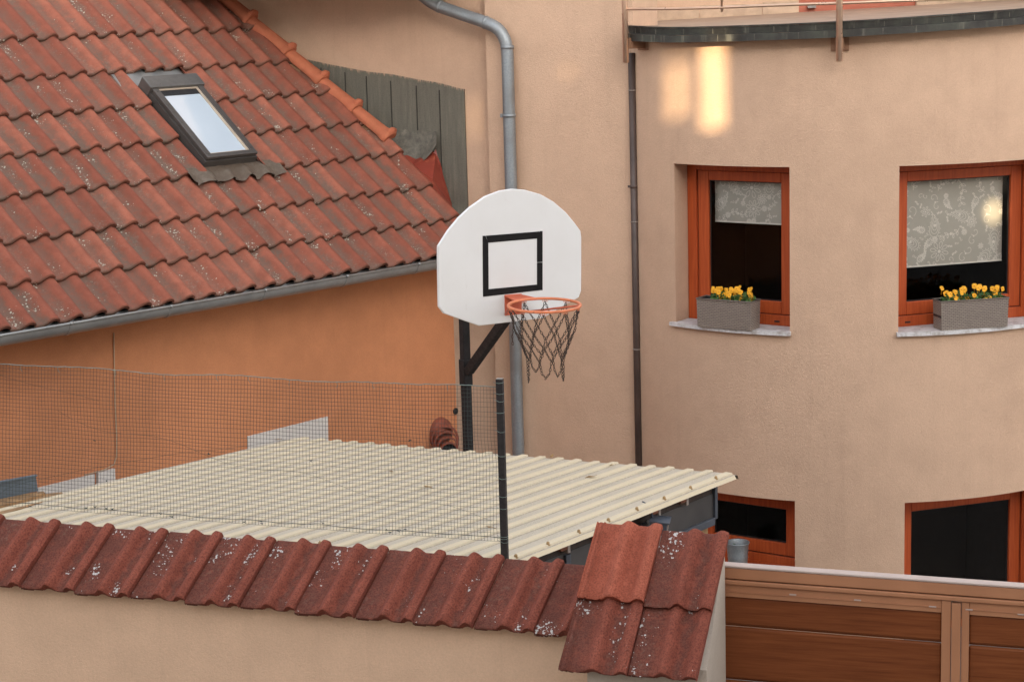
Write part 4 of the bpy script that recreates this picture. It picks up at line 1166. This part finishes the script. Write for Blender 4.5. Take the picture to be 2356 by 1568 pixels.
# seams measured along the lower edge
seam_px = [(-90, 1351), (44, 1361), (169, 1373), (296, 1384), (422, 1396), (548, 1408), (676, 1420.5), (813, 1433), (947, 1446), (1084, 1460), (1224, 1474)]
bot = TLp + sd_ * CL
us = [(onp(x, y, bot, sN) - bot).dot(wd) for x, y in seam_px]
us = [us[0] - .35 * k for k in (6, 5, 4, 3, 2, 1)] + us; us.append(us[-1] + .325)
print('coping widths', [round(b2 - a, 3) for a, b2 in zip(us, us[1:])])
def bump_(t, c, hw, h): d = abs(t - c) / hw; return h * (.5 + .5 * math.cos(PI * d)) ** .6 if d < 1 else 0
def cop_prof(t, left_ribs=False):
    z = bump_(t, .50, .135, .041)
    if t > .77: z = max(z, bump_(t, .91, .13, .041) if t < .91 else .041 - .016 * ((t - .905) / .095) ** 2)
    if left_ribs and t < .14: z = max(z, .008 + .007 * math.cos(t / .14 * 5 * PI))
    return z
def coping_tile(parent, P0, ax, sl, nrm, u0, u1, length, mat, seed, left_ribs=False, lift=.012, name='coping_tile', right_edge=False):
    m = MB(); rr = random.Random(seed); N = 44; vs = [0, .012, .05, .15, .27, length - .05, length - .018, length - .006, length]
    w_ = u1 - u0; P = []; UV = []
    dh = rr.uniform(-.003, .003); rot = rr.uniform(-.008, .008); dl = rr.uniform(-.008, .008)
    def pt(t, v, h): return P0 + ax * (u0 + t * w_ + rot * v) + sl * (v + rot * (t - .5) * w_) + nrm * h
    for v in vs:
        row = []; ru = []
        for k in range(N + 1):
            t = k / N; ed = max(0, (v - (length - .02)) / .02); st = max(0, 1 - v / .012)
            h = cop_prof(t, left_ribs) + .018 + lift * v / length + dh - .007 * ed ** 2 - .006 * st
            jag = noise.noise(V((t * 11 + seed * 3.1, v * 3, seed))) * .004
            vv = v + dl + (noise.noise(V((t * 9 + seed, 0, 5))) * .006 * (1 if v > length - .03 else 0)) - (.004 if v == length and .3 < t < .64 else 0)
            row.append(pt(t, vv, h + jag * .5)); ru.append((t, v))
        P.append(row); UV.append(ru)
    m.grid(P, uv=UV)
    # lower and upper end faces, sides
    lo = [pt(k / N, length + dl - .012, cop_prof(k / N, left_ribs) * .75 - .022 + lift + (.004 if (k // 9) % 2 else -.004)) for k in range(N + 1)]
    m.grid([P[-1], lo], uv=[UV[-1], UV[-1]]); m.grid([lo, [pt(k / N, .02, cop_prof(k / N) * .6 - .006) for k in range(N + 1)]], uv=[UV[-1], UV[0]])
    up = [pt(k / N, .0, cop_prof(k / N) * .6 - .006) for k in range(N + 1)]; m.grid([up, P[0]], uv=[UV[0], UV[0]])
    for c in (0, N):
        side = [r_[c] for r_ in P]; low = [p - nrm * (.034 if c == N else .022) for p in side]; m.grid([side, low], uv=[[u[c] for u in UV]] * 2, sm=False)
    return obj(name, m, mat, parent)
for k in range(len(us) - 1):
    coping_tile(GW, TLp, wd, sd_, sN, us[k] + .003, us[k + 1] - .002, CL, M_coping, 40 + k, lift=.0)
# the wall body
ub0, ub1 = us[0], us[-1]
w = MB()
def wallsec(u):
    T = TLp + wd * u; F = wnn * (abs(sd_.dot(wnn)) * CL - .075)
    zf = T.z - abs(sd_.z) * (CL - .075) - .03
    return [V((T.x, T.y, T.z - .03)) - wnn * .02, V((T.x, T.y, zf)) + F, V((T.x, T.y, 0)) + F, V((T.x, T.y, 0)) - wnn * .02]
Sa, Sb = wallsec(ub0), wallsec(ub1)
N = 40
w.grid([[lerp(a, b2, i / N) for i in range(N + 1)] for a, b2 in zip(Sa, Sb)], sm=False); w.grid([[lerp(Sa[3], Sb[3], i / N) for i in range(N + 1)], [lerp(Sa[0], Sb[0], i / N) for i in range(N + 1)]], sm=False)
w.poly(Sa); w.poly(Sb)
obj('wall', w, M_beige_front, GW)

# ================================================================== GATE PILLAR
PT0 = aty(1378, 1216, 9.55); PT1 = onp(1681, 1238, PT0, wnn); pdz = (PT1 - PT0).normalized()
PL_ = (PT1 - PT0).length; SLP = R(43)
sp_ = (wnn * math.cos(SLP) - ZUP * math.sin(SLP)); sp_ = (sp_ - pdz * sp_.dot(pdz)).normalized(); spN = pdz.cross(sp_); spN = spN if spN.z > 0 else -spN
sp_ = (onp(1288, 1542, PT0, spN) - PT0).normalized()
GP = thing('gate_pillar', 'beige gate pillar under four red concrete tiles in two overlapping rows', 'pillar', V((PT0.x, PT0.y, 0)))
mid_u = PL_ * .5
L1 = (onp(1331, 1388, PT0, spN) - PT0).length
L2 = (onp(1288, 1542, PT0, spN) - PT0).length
print('pillar', PL_, mid_u, L1, L2)
LT = .42
t1 = coping_tile(GP, PT0 + spN * .035, pdz, sp_, spN, 0, mid_u - .002, L1, M_coping_new, 71, True, .0); t1['label'] = 'newer bright red tile with a ribbed left edge'
coping_tile(GP, PT0 + spN * .035, pdz, sp_, spN, mid_u + .002, PL_, L1, M_coping, 72, False, .0)
off2 = L1 - .06
u2 = lambda x, y: 0
coping_tile(GP, PT0 + sp_ * off2 - spN * .004, pdz, sp_, spN, -.004, mid_u - .004, L2 - off2, M_coping, 73, True, .0)
coping_tile(GP, PT0 + sp_ * off2 - spN * .004, pdz, sp_, spN, mid_u, PL_ - .004, L2 - off2, M_coping, 74, False, .0)
w = MB(); Hd = L2 * math.cos(SLP) - .07
u0p, u1p = .05, PL_ - .035
prof2 = []
for u in (u0p, u1p):
    T = PT0 + pdz * u
    prof2.append([V((T.x, T.y, T.z - .02)) - wnn * .03, V((T.x, T.y, T.z - math.tan(SLP) * Hd - .02)) + wnn * Hd, V((T.x, T.y, 0)) + wnn * Hd, V((T.x, T.y, 0)) - wnn * .03])
w.poly(prof2[0]); w.poly(prof2[1])
for i in range(4): j = (i + 1) % 4; w.poly([prof2[0][i], prof2[0][j], prof2[1][j], prof2[1][i]])
obj('pillar_body', w, M_grey_plaster, GP)

# ================================================================== SLIDING GATE
GT0 = onp(1683, 1299, V((PT0.x, PT0.y, 0)) - wnn * .06, wnn); GT1 = onp(2356, 1347, GT0, wnn)
gd = (GT1 - GT0).normalized(); gdh = V((gd.x, gd.y, 0)).normalized()
def ong(x, y, off=0): return onp(x, y, GT0 + wnn * off, wnn)
GA = thing('sliding_gate', 'tan metal sliding gate with dark wood grain panels', 'gate', V((GT0.x, GT0.y, 0)))
def gz(x, y): return (ong(x, y) - GT0).dot(ZUP) - ((ong(x, y) - GT0).dot(gd)) * gd.z   # height relative to the top line
Lgate = 5.0
def grow(m, u0, u1, z0, z1, y0, y1, b=.003): m.rbox(GT0, gd, wnn, ZUP, u0, u1, y0, y1, z0, z1, b)
zA = 0.0; z_f = lambda xz, yz: gz(1495.6 + xz * .3765, 977.8 + yz * .3765)
h1 = z_f(500, 862); h2 = z_f(500, 935); h3 = z_f(500, 968); h4 = z_f(500, 1012); h5 = z_f(500, 1048)
print('gate heights', h1, h2, h3, h4, h5)
ug = lambda xz, yz: (ong(1495.6 + xz * .3765, 977.8 + yz * .3765) - GT0).dot(gd)
m = MB(); grow(m, -.05, Lgate, -.012, .0, -.055, .012, .004); obj('top_rail', m, M_gatetop, GA)
m = MB(); grow(m, -.05, Lgate, h2, -.0125, -.05, .008, .004); grow(m, -.05, Lgate, h3, h2 - .006, -.045, .014, .004)
u_post0, u_post1 = ug(1785, 1300), ug(1895, 1300)
u_m0, u_m1 = ug(1830, 1300), ug(1890, 1300)
grow(m, -.05, u_m0 - .045, h5, h3 - .003, -.04, .0, .003)
grow(m, u_m0 - .045, u_m0, -2.0, h3 - .003, -.04, .006, .003); grow(m, u_m0 + .003, u_m1, -2.0, h3 - .012, -.04, .012, .003); grow(m, u_m1 + .003, u_m1 + .04, -2.0, h3 - .003, -.04, .004, .003)
grow(m, u_m1 + .04, Lgate, h5, h3 - .003, -.04, .0, .003)
# thin bead round each panel
for a, b2 in ((-.05, u_m0 - .047), (u_m1 + .042, Lgate)):
    grow(m, a, b2, h4 - .004, h4 + .0, .0, .005, .001)
obj('frame', m, M_tan, GA)
gv = [z_f(500, 1228), z_f(500, 1556), z_f(500, 1556) * 2 - z_f(500, 1228)]
for a, b2 in ((-.05, u_m0 - .045), (u_m1 + .04, Lgate)):
    m = MB(); zt = h5
    for zg in gv:
        grow(m, a, b2, zg + .007, zt - .002, -.035, -.010, .009); grow(m, a, b2, zg - .004, zg + .006, -.035, -.026, .001); zt = zg - .004
    obj('panel', m, M_wood, GA)
for xz, yz in ((873, 1033), (1268, 1066), (1727, 1106), (1950, 1124), (2268, 1153)):
    m = MB(); q = ong(1495.6 + xz * .3765, 977.8 + yz * .3765, .0); m.rbox(q, gd, wnn, ZUP, -.017, .017, .0, .006, -.003, .0035, .001); obj('clip', m, M_gatetop, GA)

# ================================================================== MESH FENCE
FP0 = aty(1160, 1245, 9.90); FPn = wnn
fd = wdh
def onf(x, y, off=0): return onp(x, y, FP0 + wnn * off, wnn)
pt_ = aty(1160, 871, 9.90); pb_ = FP0
FE = thing('wire_fence', 'fine green wire mesh strung from a thin black post behind the tiled wall', 'fence', V((FP0.x, FP0.y, 0)))
ps = MB(); ps.rbox(V((FP0.x, FP0.y, 0)), fd, wnn, ZUP, -.018, .018, -.02, .012, .4, onf(1160, 872).z, .002); FPOST = obj('post', ps, M_post, FE)
cap = MB(); cap.box(V((FP0.x, FP0.y, 0)), fd, wnn, ZUP, -.0165, .0165, -.0185, .0105, onf(1160, 872).z, onf(1160, 872).z + .003); obj('post_cap', cap, M_bolt, FPOST)
tLx, tRx = -60, 1150
NVW, NHW = 162, 37
def topc(t): return onf(lerp(tLx, tRx, t), 832 + 58 * t + 9 * math.sin(PI * t) * .6)
def botc(t): return onf(lerp(tLx, tRx, t) + 12 * t - 2, 1156 + 89 * t + 3 * math.sin(PI * t))
def fpt(t, q):
    a, b2 = topc(t), botc(t); p = lerp(a, b2, q)
    wv = noise.noise(V((t * 5, q * 3, 2))) * .010 + noise.noise(V((t * 22, q * 9, 7))) * .0025
    sag = ZUP * (noise.noise(V((t * 7 + 3, q * 6, 4))) * .006 * (1 + 1.2 * (1 - q))) + wdh * (noise.noise(V((t * 3, q * 5, 9))) * .006)
    return p + wnn * wv + sag
net = MB()
def thin(m, pts, r_, mi=0): m.tube(pts, r_, 4, mi, cap=False)
for i in range(-45, NVW + 1):
    t = i / NVW; thin(net, [fpt(t, q / 12) for q in range(13)], .00085)
for j in range(1, NHW + 1):
    q = j / NHW; thin(net, [fpt(t / 40, q) for t in range(-11, 41)], .00085)
obj('mesh_net', net, M_wire, FE)
tw_ = MB(); pts = [fpt(t / 120, 0) + ZUP * (.0012 * math.sin(t * 1.9) + .003 * noise.noise(V((t * .4, 0, 0)))) for t in range(-33, 121)]
thin(tw_, pts + [V((FP0.x, FP0.y, pts[-1].z)) - wdh * .02], .0022); thin(tw_, [p + ZUP * .0018 * math.sin(i * 2.6) + wnn * .002 * math.cos(i * 2.6) for i, p in enumerate(pts)], .0014)
rk = random.Random(14)
for t in (.09, .16, .27, .36, .46, .52, .60, .69, .76, .82, .90):
    p = fpt(t, 0); thin(tw_, [p, p - ZUP * .02 + wdh * rk.uniform(-.008, .008), p - ZUP * .034 + wdh * rk.uniform(-.012, .012)], .0014)
obj('top_wire', tw_, M_topwire, FE)
lo = MB(); pts = [fpt(t / 90, .972 + .005 * math.sin(t * .5) + .01 * noise.noise(V((t * .3, 4, 0)))) + wnn * .004 for t in range(-25, 91)]
thin(lo, pts, .0013)
pts2 = [fpt(lerp(.16, .98, t / 60), .30 + .56 * (t / 60) ** .8 + .03 * math.sin(t * .32)) + wnn * .004 for t in range(61)]; thin(lo, pts2, .0006)
pts3 = [fpt(lerp(.02, .24, t / 30), .06 + .16 * (t / 30)) + wnn * .004 for t in range(31)]; thin(lo, pts3, .0006)
pts4 = [fpt(lerp(.05, .60, t / 40), .92 - .52 * (t / 40) ** .7) + wnn * .004 for t in range(41)]; thin(lo, pts4, .0006)
for k in range(20):
    t = rk.uniform(.08, .99); q = rk.choice((.955, .97, .985, .96, rk.uniform(.2, .9))); p = fpt(t, q) + wnn * .005
    for _ in range(3): thin(lo, [p + wdh * rk.uniform(-.012, .012) + ZUP * rk.uniform(-.005, .005), p + wnn * .006, p + wdh * rk.uniform(-.012, .012) + ZUP * rk.uniform(-.006, .006)], .0018)
obj('tie_wire', lo, M_wire, FE)
for y in (880, 904, 920, 949, 990, 1047, 1098, 1140, 1168, 1233, 1238, 1243):
    m = MB(); c = V((FP0.x, FP0.y, onf(1160, y).z)); zd = rk.uniform(-.008, .002)
    thin(m, [c - fd * .035 + ZUP * .003, c - fd * .0195 + wnn * .013, c + wnn * .0155 + ZUP * (zd - .002), c + fd * .0195 + wnn * .013 + ZUP * zd, c + fd * .0195 - wnn * .02 + ZUP * zd], .0014); obj('post_tie', m, M_topwire, FPOST)

# ================================================================== SHED WITH CORRUGATED ROOF
ZS = 2.45
sA, sB, sC, sD = atz(0, 1165, ZS), atz(1180, 1290, ZS), atz(1690, 1089, ZS), atz(680, 1006, ZS)
a_ = ((sB - sA) + (sC - sD)).normalized(); rbv = ((sC - sB) + (sD - sA)).normalized()
SH = thing('shed', 'low shed with a cream corrugated metal roof and smoked side panels', 'shed', V((sB.x, sB.y, 0)))
near = .22
Bn, An = sB - (sC - sB).normalized() * near, sA - (sD - sA).normalized() * near * 1.4
NR_ = 25
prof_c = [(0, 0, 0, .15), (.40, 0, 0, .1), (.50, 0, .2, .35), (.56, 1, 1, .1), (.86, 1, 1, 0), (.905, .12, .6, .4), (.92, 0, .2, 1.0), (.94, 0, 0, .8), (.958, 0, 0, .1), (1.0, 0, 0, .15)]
m = MB(); VS = 26
cols = []
for k in range(NR_):
    for (t, h, rib, rib_foot) in prof_c[:-1]: cols.append(((k + t) / NR_, h * .021, rib, rib_foot))
cols.append((1.0, 0.0, 0, 0))
P = []; UVs = []
for i in range(VS + 1):
    q = i / VS; row = []; ru = []
    L_, R_ = lerp(An, sD, q), lerp(Bn, sC, q)
    for (t, h, rib, rib_foot) in cols:
        p = lerp(L_, R_, t); hh = h * .58 + .004 * noise.noise(V((t * 18, q * 2.2, 1))) + (.003 * noise.noise(V((q * 22, t * 30, 5))) if t > .97 else 0)
        if t > .965: hh -= .010 * ((t - .965) / .035)
        edge_ = (rbv * .004 * noise.noise(V((t * 90, 3, 3)))) if i in (0, VS) else V((0, 0, 0))
        row.append(V((p.x, p.y, ZS + hh)) + edge_); ru.append((rib, rib_foot))
    P.append(row); UVs.append(ru)
m.grid(P, uv=UVs, sm=False)
drop = [p + a_ * .012 - ZUP * .022 for p in [r_[-1] for r_ in P]]
m.grid([[r_[-1] for r_ in P], drop], sm=False, uv=[[(1, 0)] * len(P)] * 2)
# curled corner lip
cc = P[-1][-1]; m.grid([[P[-1][-8], P[-1][-4], cc], [q + rbv * .03 - ZUP * .006 for q in (P[-1][-8], P[-1][-4], cc)], [q + rbv * .045 - ZUP * .035 for q in (P[-1][-8], P[-1][-4], cc)]], uv=[[(0, 1)] * 3] * 3)
SR = obj('corrugated_roof', m, M_cream, SH, fix=False)
M_screw = paint('rusty_screw', (.34, .22, .10), .6, .2, .3)
for i in range(1, 9):
    sw = MB()
    p = lerp(Bn, sC, i / 8.6) - a_ * .025 + ZUP * .012; sw.tube([p - ZUP * .02, p + ZUP * .004, p + ZUP * .009], [.009, .009, .004], 8); sw.tube([p - ZUP * .013, p - ZUP * .008], .013, 8); obj('roof_screw', sw, M_screw, SR)

sdir = (sC - Bn); sLen = sdir.length; sdir.normalize(); so_ = V((sdir.y, -sdir.x, 0)); so_ = so_ if so_.x > 0 else -so_     # outward on the right side
S0 = V((Bn.x, Bn.y, 0)) - so_ * .10
m = MB(); m.box(S0, sdir, so_, ZUP, 0, sLen - .05, -.06, -.01, ZS - .15, ZS - .02); m.box(S0, sdir, so_, ZUP, 0, sLen - .34, -.045, .0, 1.55, 1.62)
obj('beam', m, M_beam, SH)
for i in range(7):
    u = .16 + i * .30
    if u > sLen - .1: break
    m = MB(); m.box(S0, sdir, so_, ZUP, u - .03, u + .03, -2.0, .035, ZS - .085, ZS - .022); PU = obj('purlin', m, M_block, SH)
    m = MB(); m.rbox(S0, sdir, so_, ZUP, u + .031, u + .055, -.01, .037, ZS - .11, ZS - .03, .002); obj('purlin_clip', m, M_clip, PU)
pe = (onp(1648, 1150, S0, so_) - S0).dot(sdir)
pj = [(onp(1300, 1260, S0, so_) - S0).dot(sdir), (onp(1478, 1200, S0, so_) - S0).dot(sdir)]
zlow = onp(1646, 1192, S0, so_).z
edges = [-.1, pj[0] + .02, pj[1] + .02, pe]
for a0, a1 in zip(edges, edges[1:]):
    m = MB(); m.box(S0, sdir, so_, ZUP, a0 + .03, a1 - .03, -.012, -.004, zlow + .01, ZS - .12); pn = obj('smoked_panel', m, M_smoke, SH)
m = MB()
for u in pj: m.rbox(S0, sdir, so_, ZUP, u - .01, u + .035, -.012, .016, zlow - .4, ZS - .13, .003)
m.rbox(S0, sdir, so_, ZUP, pe - .03, pe, -.02, .012, zlow, ZS - .06, .003); m.rbox(S0, sdir, so_, ZUP, -.1, pe - .031, -.02, .012, zlow - .035, zlow + .012, .003)
obj('panel_frame', m, M_slate, SH)
m = MB()
for u in (pe - .10, pe - 1.3): m.rbox(S0, sdir, so_, ZUP, u - .05, u + .05, -.12, -.03, 0, zlow - .036, .004)
obj('post', m, M_timber, SH)
m = MB(); lc = onp(1512, 1205, S0 + so_ * .10, so_)
ld = (so_ * .8 + sdir * .45 - ZUP * .1).normalized(); lx = ld.cross(ZUP).normalized(); lz = lx.cross(ld)
m.rbox(lc, lx, ld, lz, -.07, .07, -.04, .06, -.045, .025, .006); m.box(lc, lx, ld, lz, -.076, .076, -.045, .075, .026, .034); m.tube([lc - ld * .03, lc - ld * .03 + ZUP * .10, lc - so_ * .10 + ZUP * .12], .006, 6)
LAMP = obj('floodlight', m, M_slate, SH)
m = MB(); m.box(lc, lx, ld, lz, -.058, .058, .061, .066, -.038, .018); obj('lens', m, M_clip, LAMP)
# back and left enclosure of the shed
m = MB(); m.box(V((sA.x, sA.y, 0)), (sD - sA).normalized(), ZUP.cross((sD - sA).normalized()), ZUP, .1, (sD - sA).length - .1, -.12, -.06, 0, ZS - .12); m.box(V((sD.x, sD.y, 0)), a_, rbv, ZUP, .1, (sC - sD).length - .5, -.2, -.12, 0, ZS - .12)
obj('back_wall', m, M_beam, SH)
# boards, tin and debris left of the shed
def flat_board(pts, z, th, name, label, cat, mat, group=None):
    m = MB(); P = [atz(x, y, z) for x, y in pts]; m.prism(P, -ZUP * th); c = sum(P, V((0, 0, 0))) / len(P); o = obj(name, m, mat, None, loc=c); tag(o, label, cat, group); return o
flat_board([(-40, 1150), (100, 1129), (104, 1133), (60, 1147), (-40, 1172)], ZS + .02, .05, 'timber_board', 'short brown timber board under the blue grey tin sheet', 'board', M_timber, 'timber boards left of the shed roof')
flat_board([(-40, 1175), (60, 1150), (110, 1134), (143, 1131), (146, 1137), (60, 1165), (-40, 1196)], ZS + .005, .05, 'timber_board', 'longer brown timber board lying along the left edge of the shed roof', 'board', M_timber, 'timber boards left of the shed roof')
tp0 = atz(0, 1147, ZS + .03); m = MB(); tn = nh
m.prism([onp(x, y, tp0, tn) for x, y in ((-60, 1119), (0, 1105.5), (82, 1091), (88, 1129), (0, 1147), (-60, 1160))], nh * .006); m.prism([onp(x, y, tp0, tn) for x, y in ((-60, 1119), (0, 1105.5), (82, 1091), (82, 1094), (0, 1109), (-60, 1122))], -nh * .02)
tag(obj('tin_sheet', m, M_bluetin, None, loc=tp0), 'blue grey sheet of tin standing on the boards by the orange wall', 'metal sheet')
for k, (x, y, lab) in enumerate(((1410, 1071, 0), (1270, 1050, 0), (986, 1122, 0), (870, 1158, 0), (900, 1086, 0), (1360, 1098, 0), (735, 1250, 0), (1130, 1215, 0), (640, 1012, 0))):
    p = atz(x, y, ZS + .012); m = MB(); an = k * 1.3
    d1 = V((math.cos(an), math.sin(an), 0)); d2 = V((-d1.y, d1.x, 0)); L = .022 + .008 * (k % 3)
    m.grid([[p - d1 * L, p - d1 * L + ZUP * .004], [p - d1 * L * .3 - d2 * L * .35 + ZUP * .006, p - d1 * L * .3 + d2 * L * .35 + ZUP * .01], [p + d1 * L * .4 - d2 * L * .3 + ZUP * .01, p + d1 * L * .4 + d2 * L * .3 + ZUP * .006], [p + d1 * L + ZUP * .012, p + d1 * L + ZUP * .014]])
    tag(obj('dry_leaf', m, M_leafdry, None, loc=p), 'small dry brown leaf lying on the cream corrugated roof', 'leaf', 'dry leaves on the corrugated roof')

# ================================================================== ZINC BUCKET ON THE LOWER SILL
w_ = wins[2]; zb = w_['z0'] - .0005
rimc = onp(1697, 1245, w_['O'] + w_['n'] * .02, w_['n']); bc_ = V((rimc.x, rimc.y, zb)); hb = rimc.z - zb
BK = thing('zinc_bucket', 'galvanised bucket with green sprouts behind the tiled pillar', 'bucket', bc_)
m = MB(); m.lathe(bc_, [(.0, .002), (.070, .0), (.074, .01), (.084, hb * .55), (.086, hb * .56), (.085, hb * .60), (.094, hb - .02), (.100, hb - .012), (.102, hb - .004), (.098, hb), (.093, hb - .006), (.088, hb * .7)], 32); obj('bucket_body', m, M_zinc, BK)
m = MB(); m.lathe(bc_, [(.0, hb * .80), (.09, hb * .80)], 20); obj('soil', m, M_soil, BK)
m = MB(); rr = random.Random(4)
for k in range(110):
    a0, r_ = rr.uniform(0, 6.28), .085 * math.sqrt(rr.random()); c = bc_ + V((r_ * math.cos(a0), r_ * math.sin(a0), hb * .81)); d = V((rr.uniform(-.6, .6), rr.uniform(-.6, .6), 1)).normalized(); s_ = d.cross(V((1, .3, 0))).normalized(); L = rr.uniform(.012, .03)
    m.poly([c, c + d * L * .6 + s_ * .005, c + d * L, c + d * L * .6 - s_ * .005])
o = obj('sprouts', m, M_leaf, None, loc=bc_); tag(o, 'low green sprouts growing inside the galvanised bucket', 'plant')

# ================================================================== ADDED SUN BLOCKER, unseen behind the viewpoint - gaps aimed to throw the sun patches
SAZ, SEL = R(-12), R(11)
sun_d = V((math.sin(SAZ) * math.cos(SEL), math.cos(SAZ) * math.cos(SEL), -math.sin(SEL)))      # travelling direction
YO = -8.0
def back(P): return P - sun_d * ((P.y - YO) / sun_d.y)
def patch(pts): q = [back(p) for p in pts]; return (min(p.x for p in q), max(p.x for p in q), min(p.z for p in q), max(p.z for p in q))
def bayp(x, y): return oncyl(x, y, CX, CY, TR)
gaps = [patch([bayp(1621, 80), bayp(1664, 292)]), patch([bayp(1545, 150), bayp(1573, 268)]), patch([bayp(1522, 130), bayp(1527, 320)]), patch([bayp(1683, 110), bayp(1687, 330)]), patch([bayp(1552, 105), bayp(1564, 140)]), patch([pil(1304, 155, 0), pil(1313, 171, 0)]), patch([rec(1085, 228, 0), rec(1093, 318, 0)]), patch([onp(2293, 466, wins[1]['O'] - wins[1]['n'] * .2, wins[1]['n']), onp(2313, 500, wins[1]['O'] - wins[1]['n'] * .2, wins[1]['n'])])]
print('gaps', [[round(v, 2) for v in g_] for g_ in gaps])
xs = sorted(set([-26.0, 30.0] + [v for g_ in gaps for v in g_[:2]])); zs_ = sorted(set([0.0, 14.0] + [v for g_ in gaps for v in g_[2:]]))
oc = MB()
for x0, x1 in zip(xs, xs[1:]):
    run = None
    for z0, z1 in zip(zs_, zs_[1:]):
        if any(g_[0] - 1e-6 < (x0 + x1) / 2 < g_[1] + 1e-6 and g_[2] - 1e-6 < (z0 + z1) / 2 < g_[3] + 1e-6 for g_ in gaps): continue
        oc.box(V((0, YO, 0)), V((1, 0, 0)), V((0, 1, 0)), ZUP, x0, x1, -.05, 0, z0, z1)
tag(obj('sun_mask_wall', oc, plaster('sun_mask_render', (.40, .33, .27))), kind='structure')

# ================================================================== LIGHT, WORLD, CAMERA
wld = bpy.data.worlds.new('World'); sc.world = wld; wld.use_nodes = True
nt = wld.node_tree; bg = nt.nodes['Background']
sky = nt.nodes.new('ShaderNodeTexSky'); sky.sky_type = 'NISHITA'; sky.sun_disc = False; sky.sun_elevation = SEL; sky.sun_rotation = R(180) + SAZ
sky.air_density = 1.0; sky.dust_density = 2.0
hs = nt.nodes.new('ShaderNodeHueSaturation'); hs.inputs['Saturation'].default_value = .30
nt.links.new(sky.outputs[0], hs.inputs['Color'])
mxw = nt.nodes.new('ShaderNodeMix'); mxw.data_type = 'RGBA'; mxw.blend_type = 'MULTIPLY'; mxw.inputs[0].default_value = 1; mxw.inputs[7].default_value = (1.0, .985, .985, 1)
nt.links.new(hs.outputs[0], mxw.inputs[6]); nt.links.new(mxw.outputs[2], bg.inputs['Color']); bg.inputs['Strength'].default_value = .15
sl_ = bpy.data.lights.new('sun', 'SUN'); sl_.energy = 3.7; sl_.angle = R(.42); sl_.color = (1.0, .78, .48)
so = bpy.data.objects.new('sun', sl_); COL.objects.link(so); so.rotation_euler = sun_d.to_track_quat('-Z', 'Y').to_euler(); so.location = (-10, -20, 12)
cam = bpy.data.cameras.new('camera'); co = bpy.data.objects.new('camera', cam); COL.objects.link(co); sc.camera = co
cam.sensor_width = 36; cam.sensor_fit = 'HORIZONTAL'; cam.lens = 36 * FPX / 2356; cam.clip_end = 1000; cam.clip_start = .05
rt_, up_c = RT0 * math.cos(ROLL) - UP0 * math.sin(ROLL), RT0 * math.sin(ROLL) + UP0 * math.cos(ROLL)
co.matrix_world = Matrix(((rt_.x, up_c.x, -FW.x, EYE.x), (rt_.y, up_c.y, -FW.y, EYE.y), (rt_.z, up_c.z, -FW.z, EYE.z), (0, 0, 0, 1)))
vs_ = sc.view_settings; vs_.view_transform = 'Standard'; vs_.look = 'None'; vs_.exposure = 2.5; vs_.gamma = 1.0
sc.cycles.use_denoising = True
sc.cycles.max_bounces = 8; sc.cycles.transparent_max_bounces = 12; sc.cycles.sample_clamp_indirect = 6
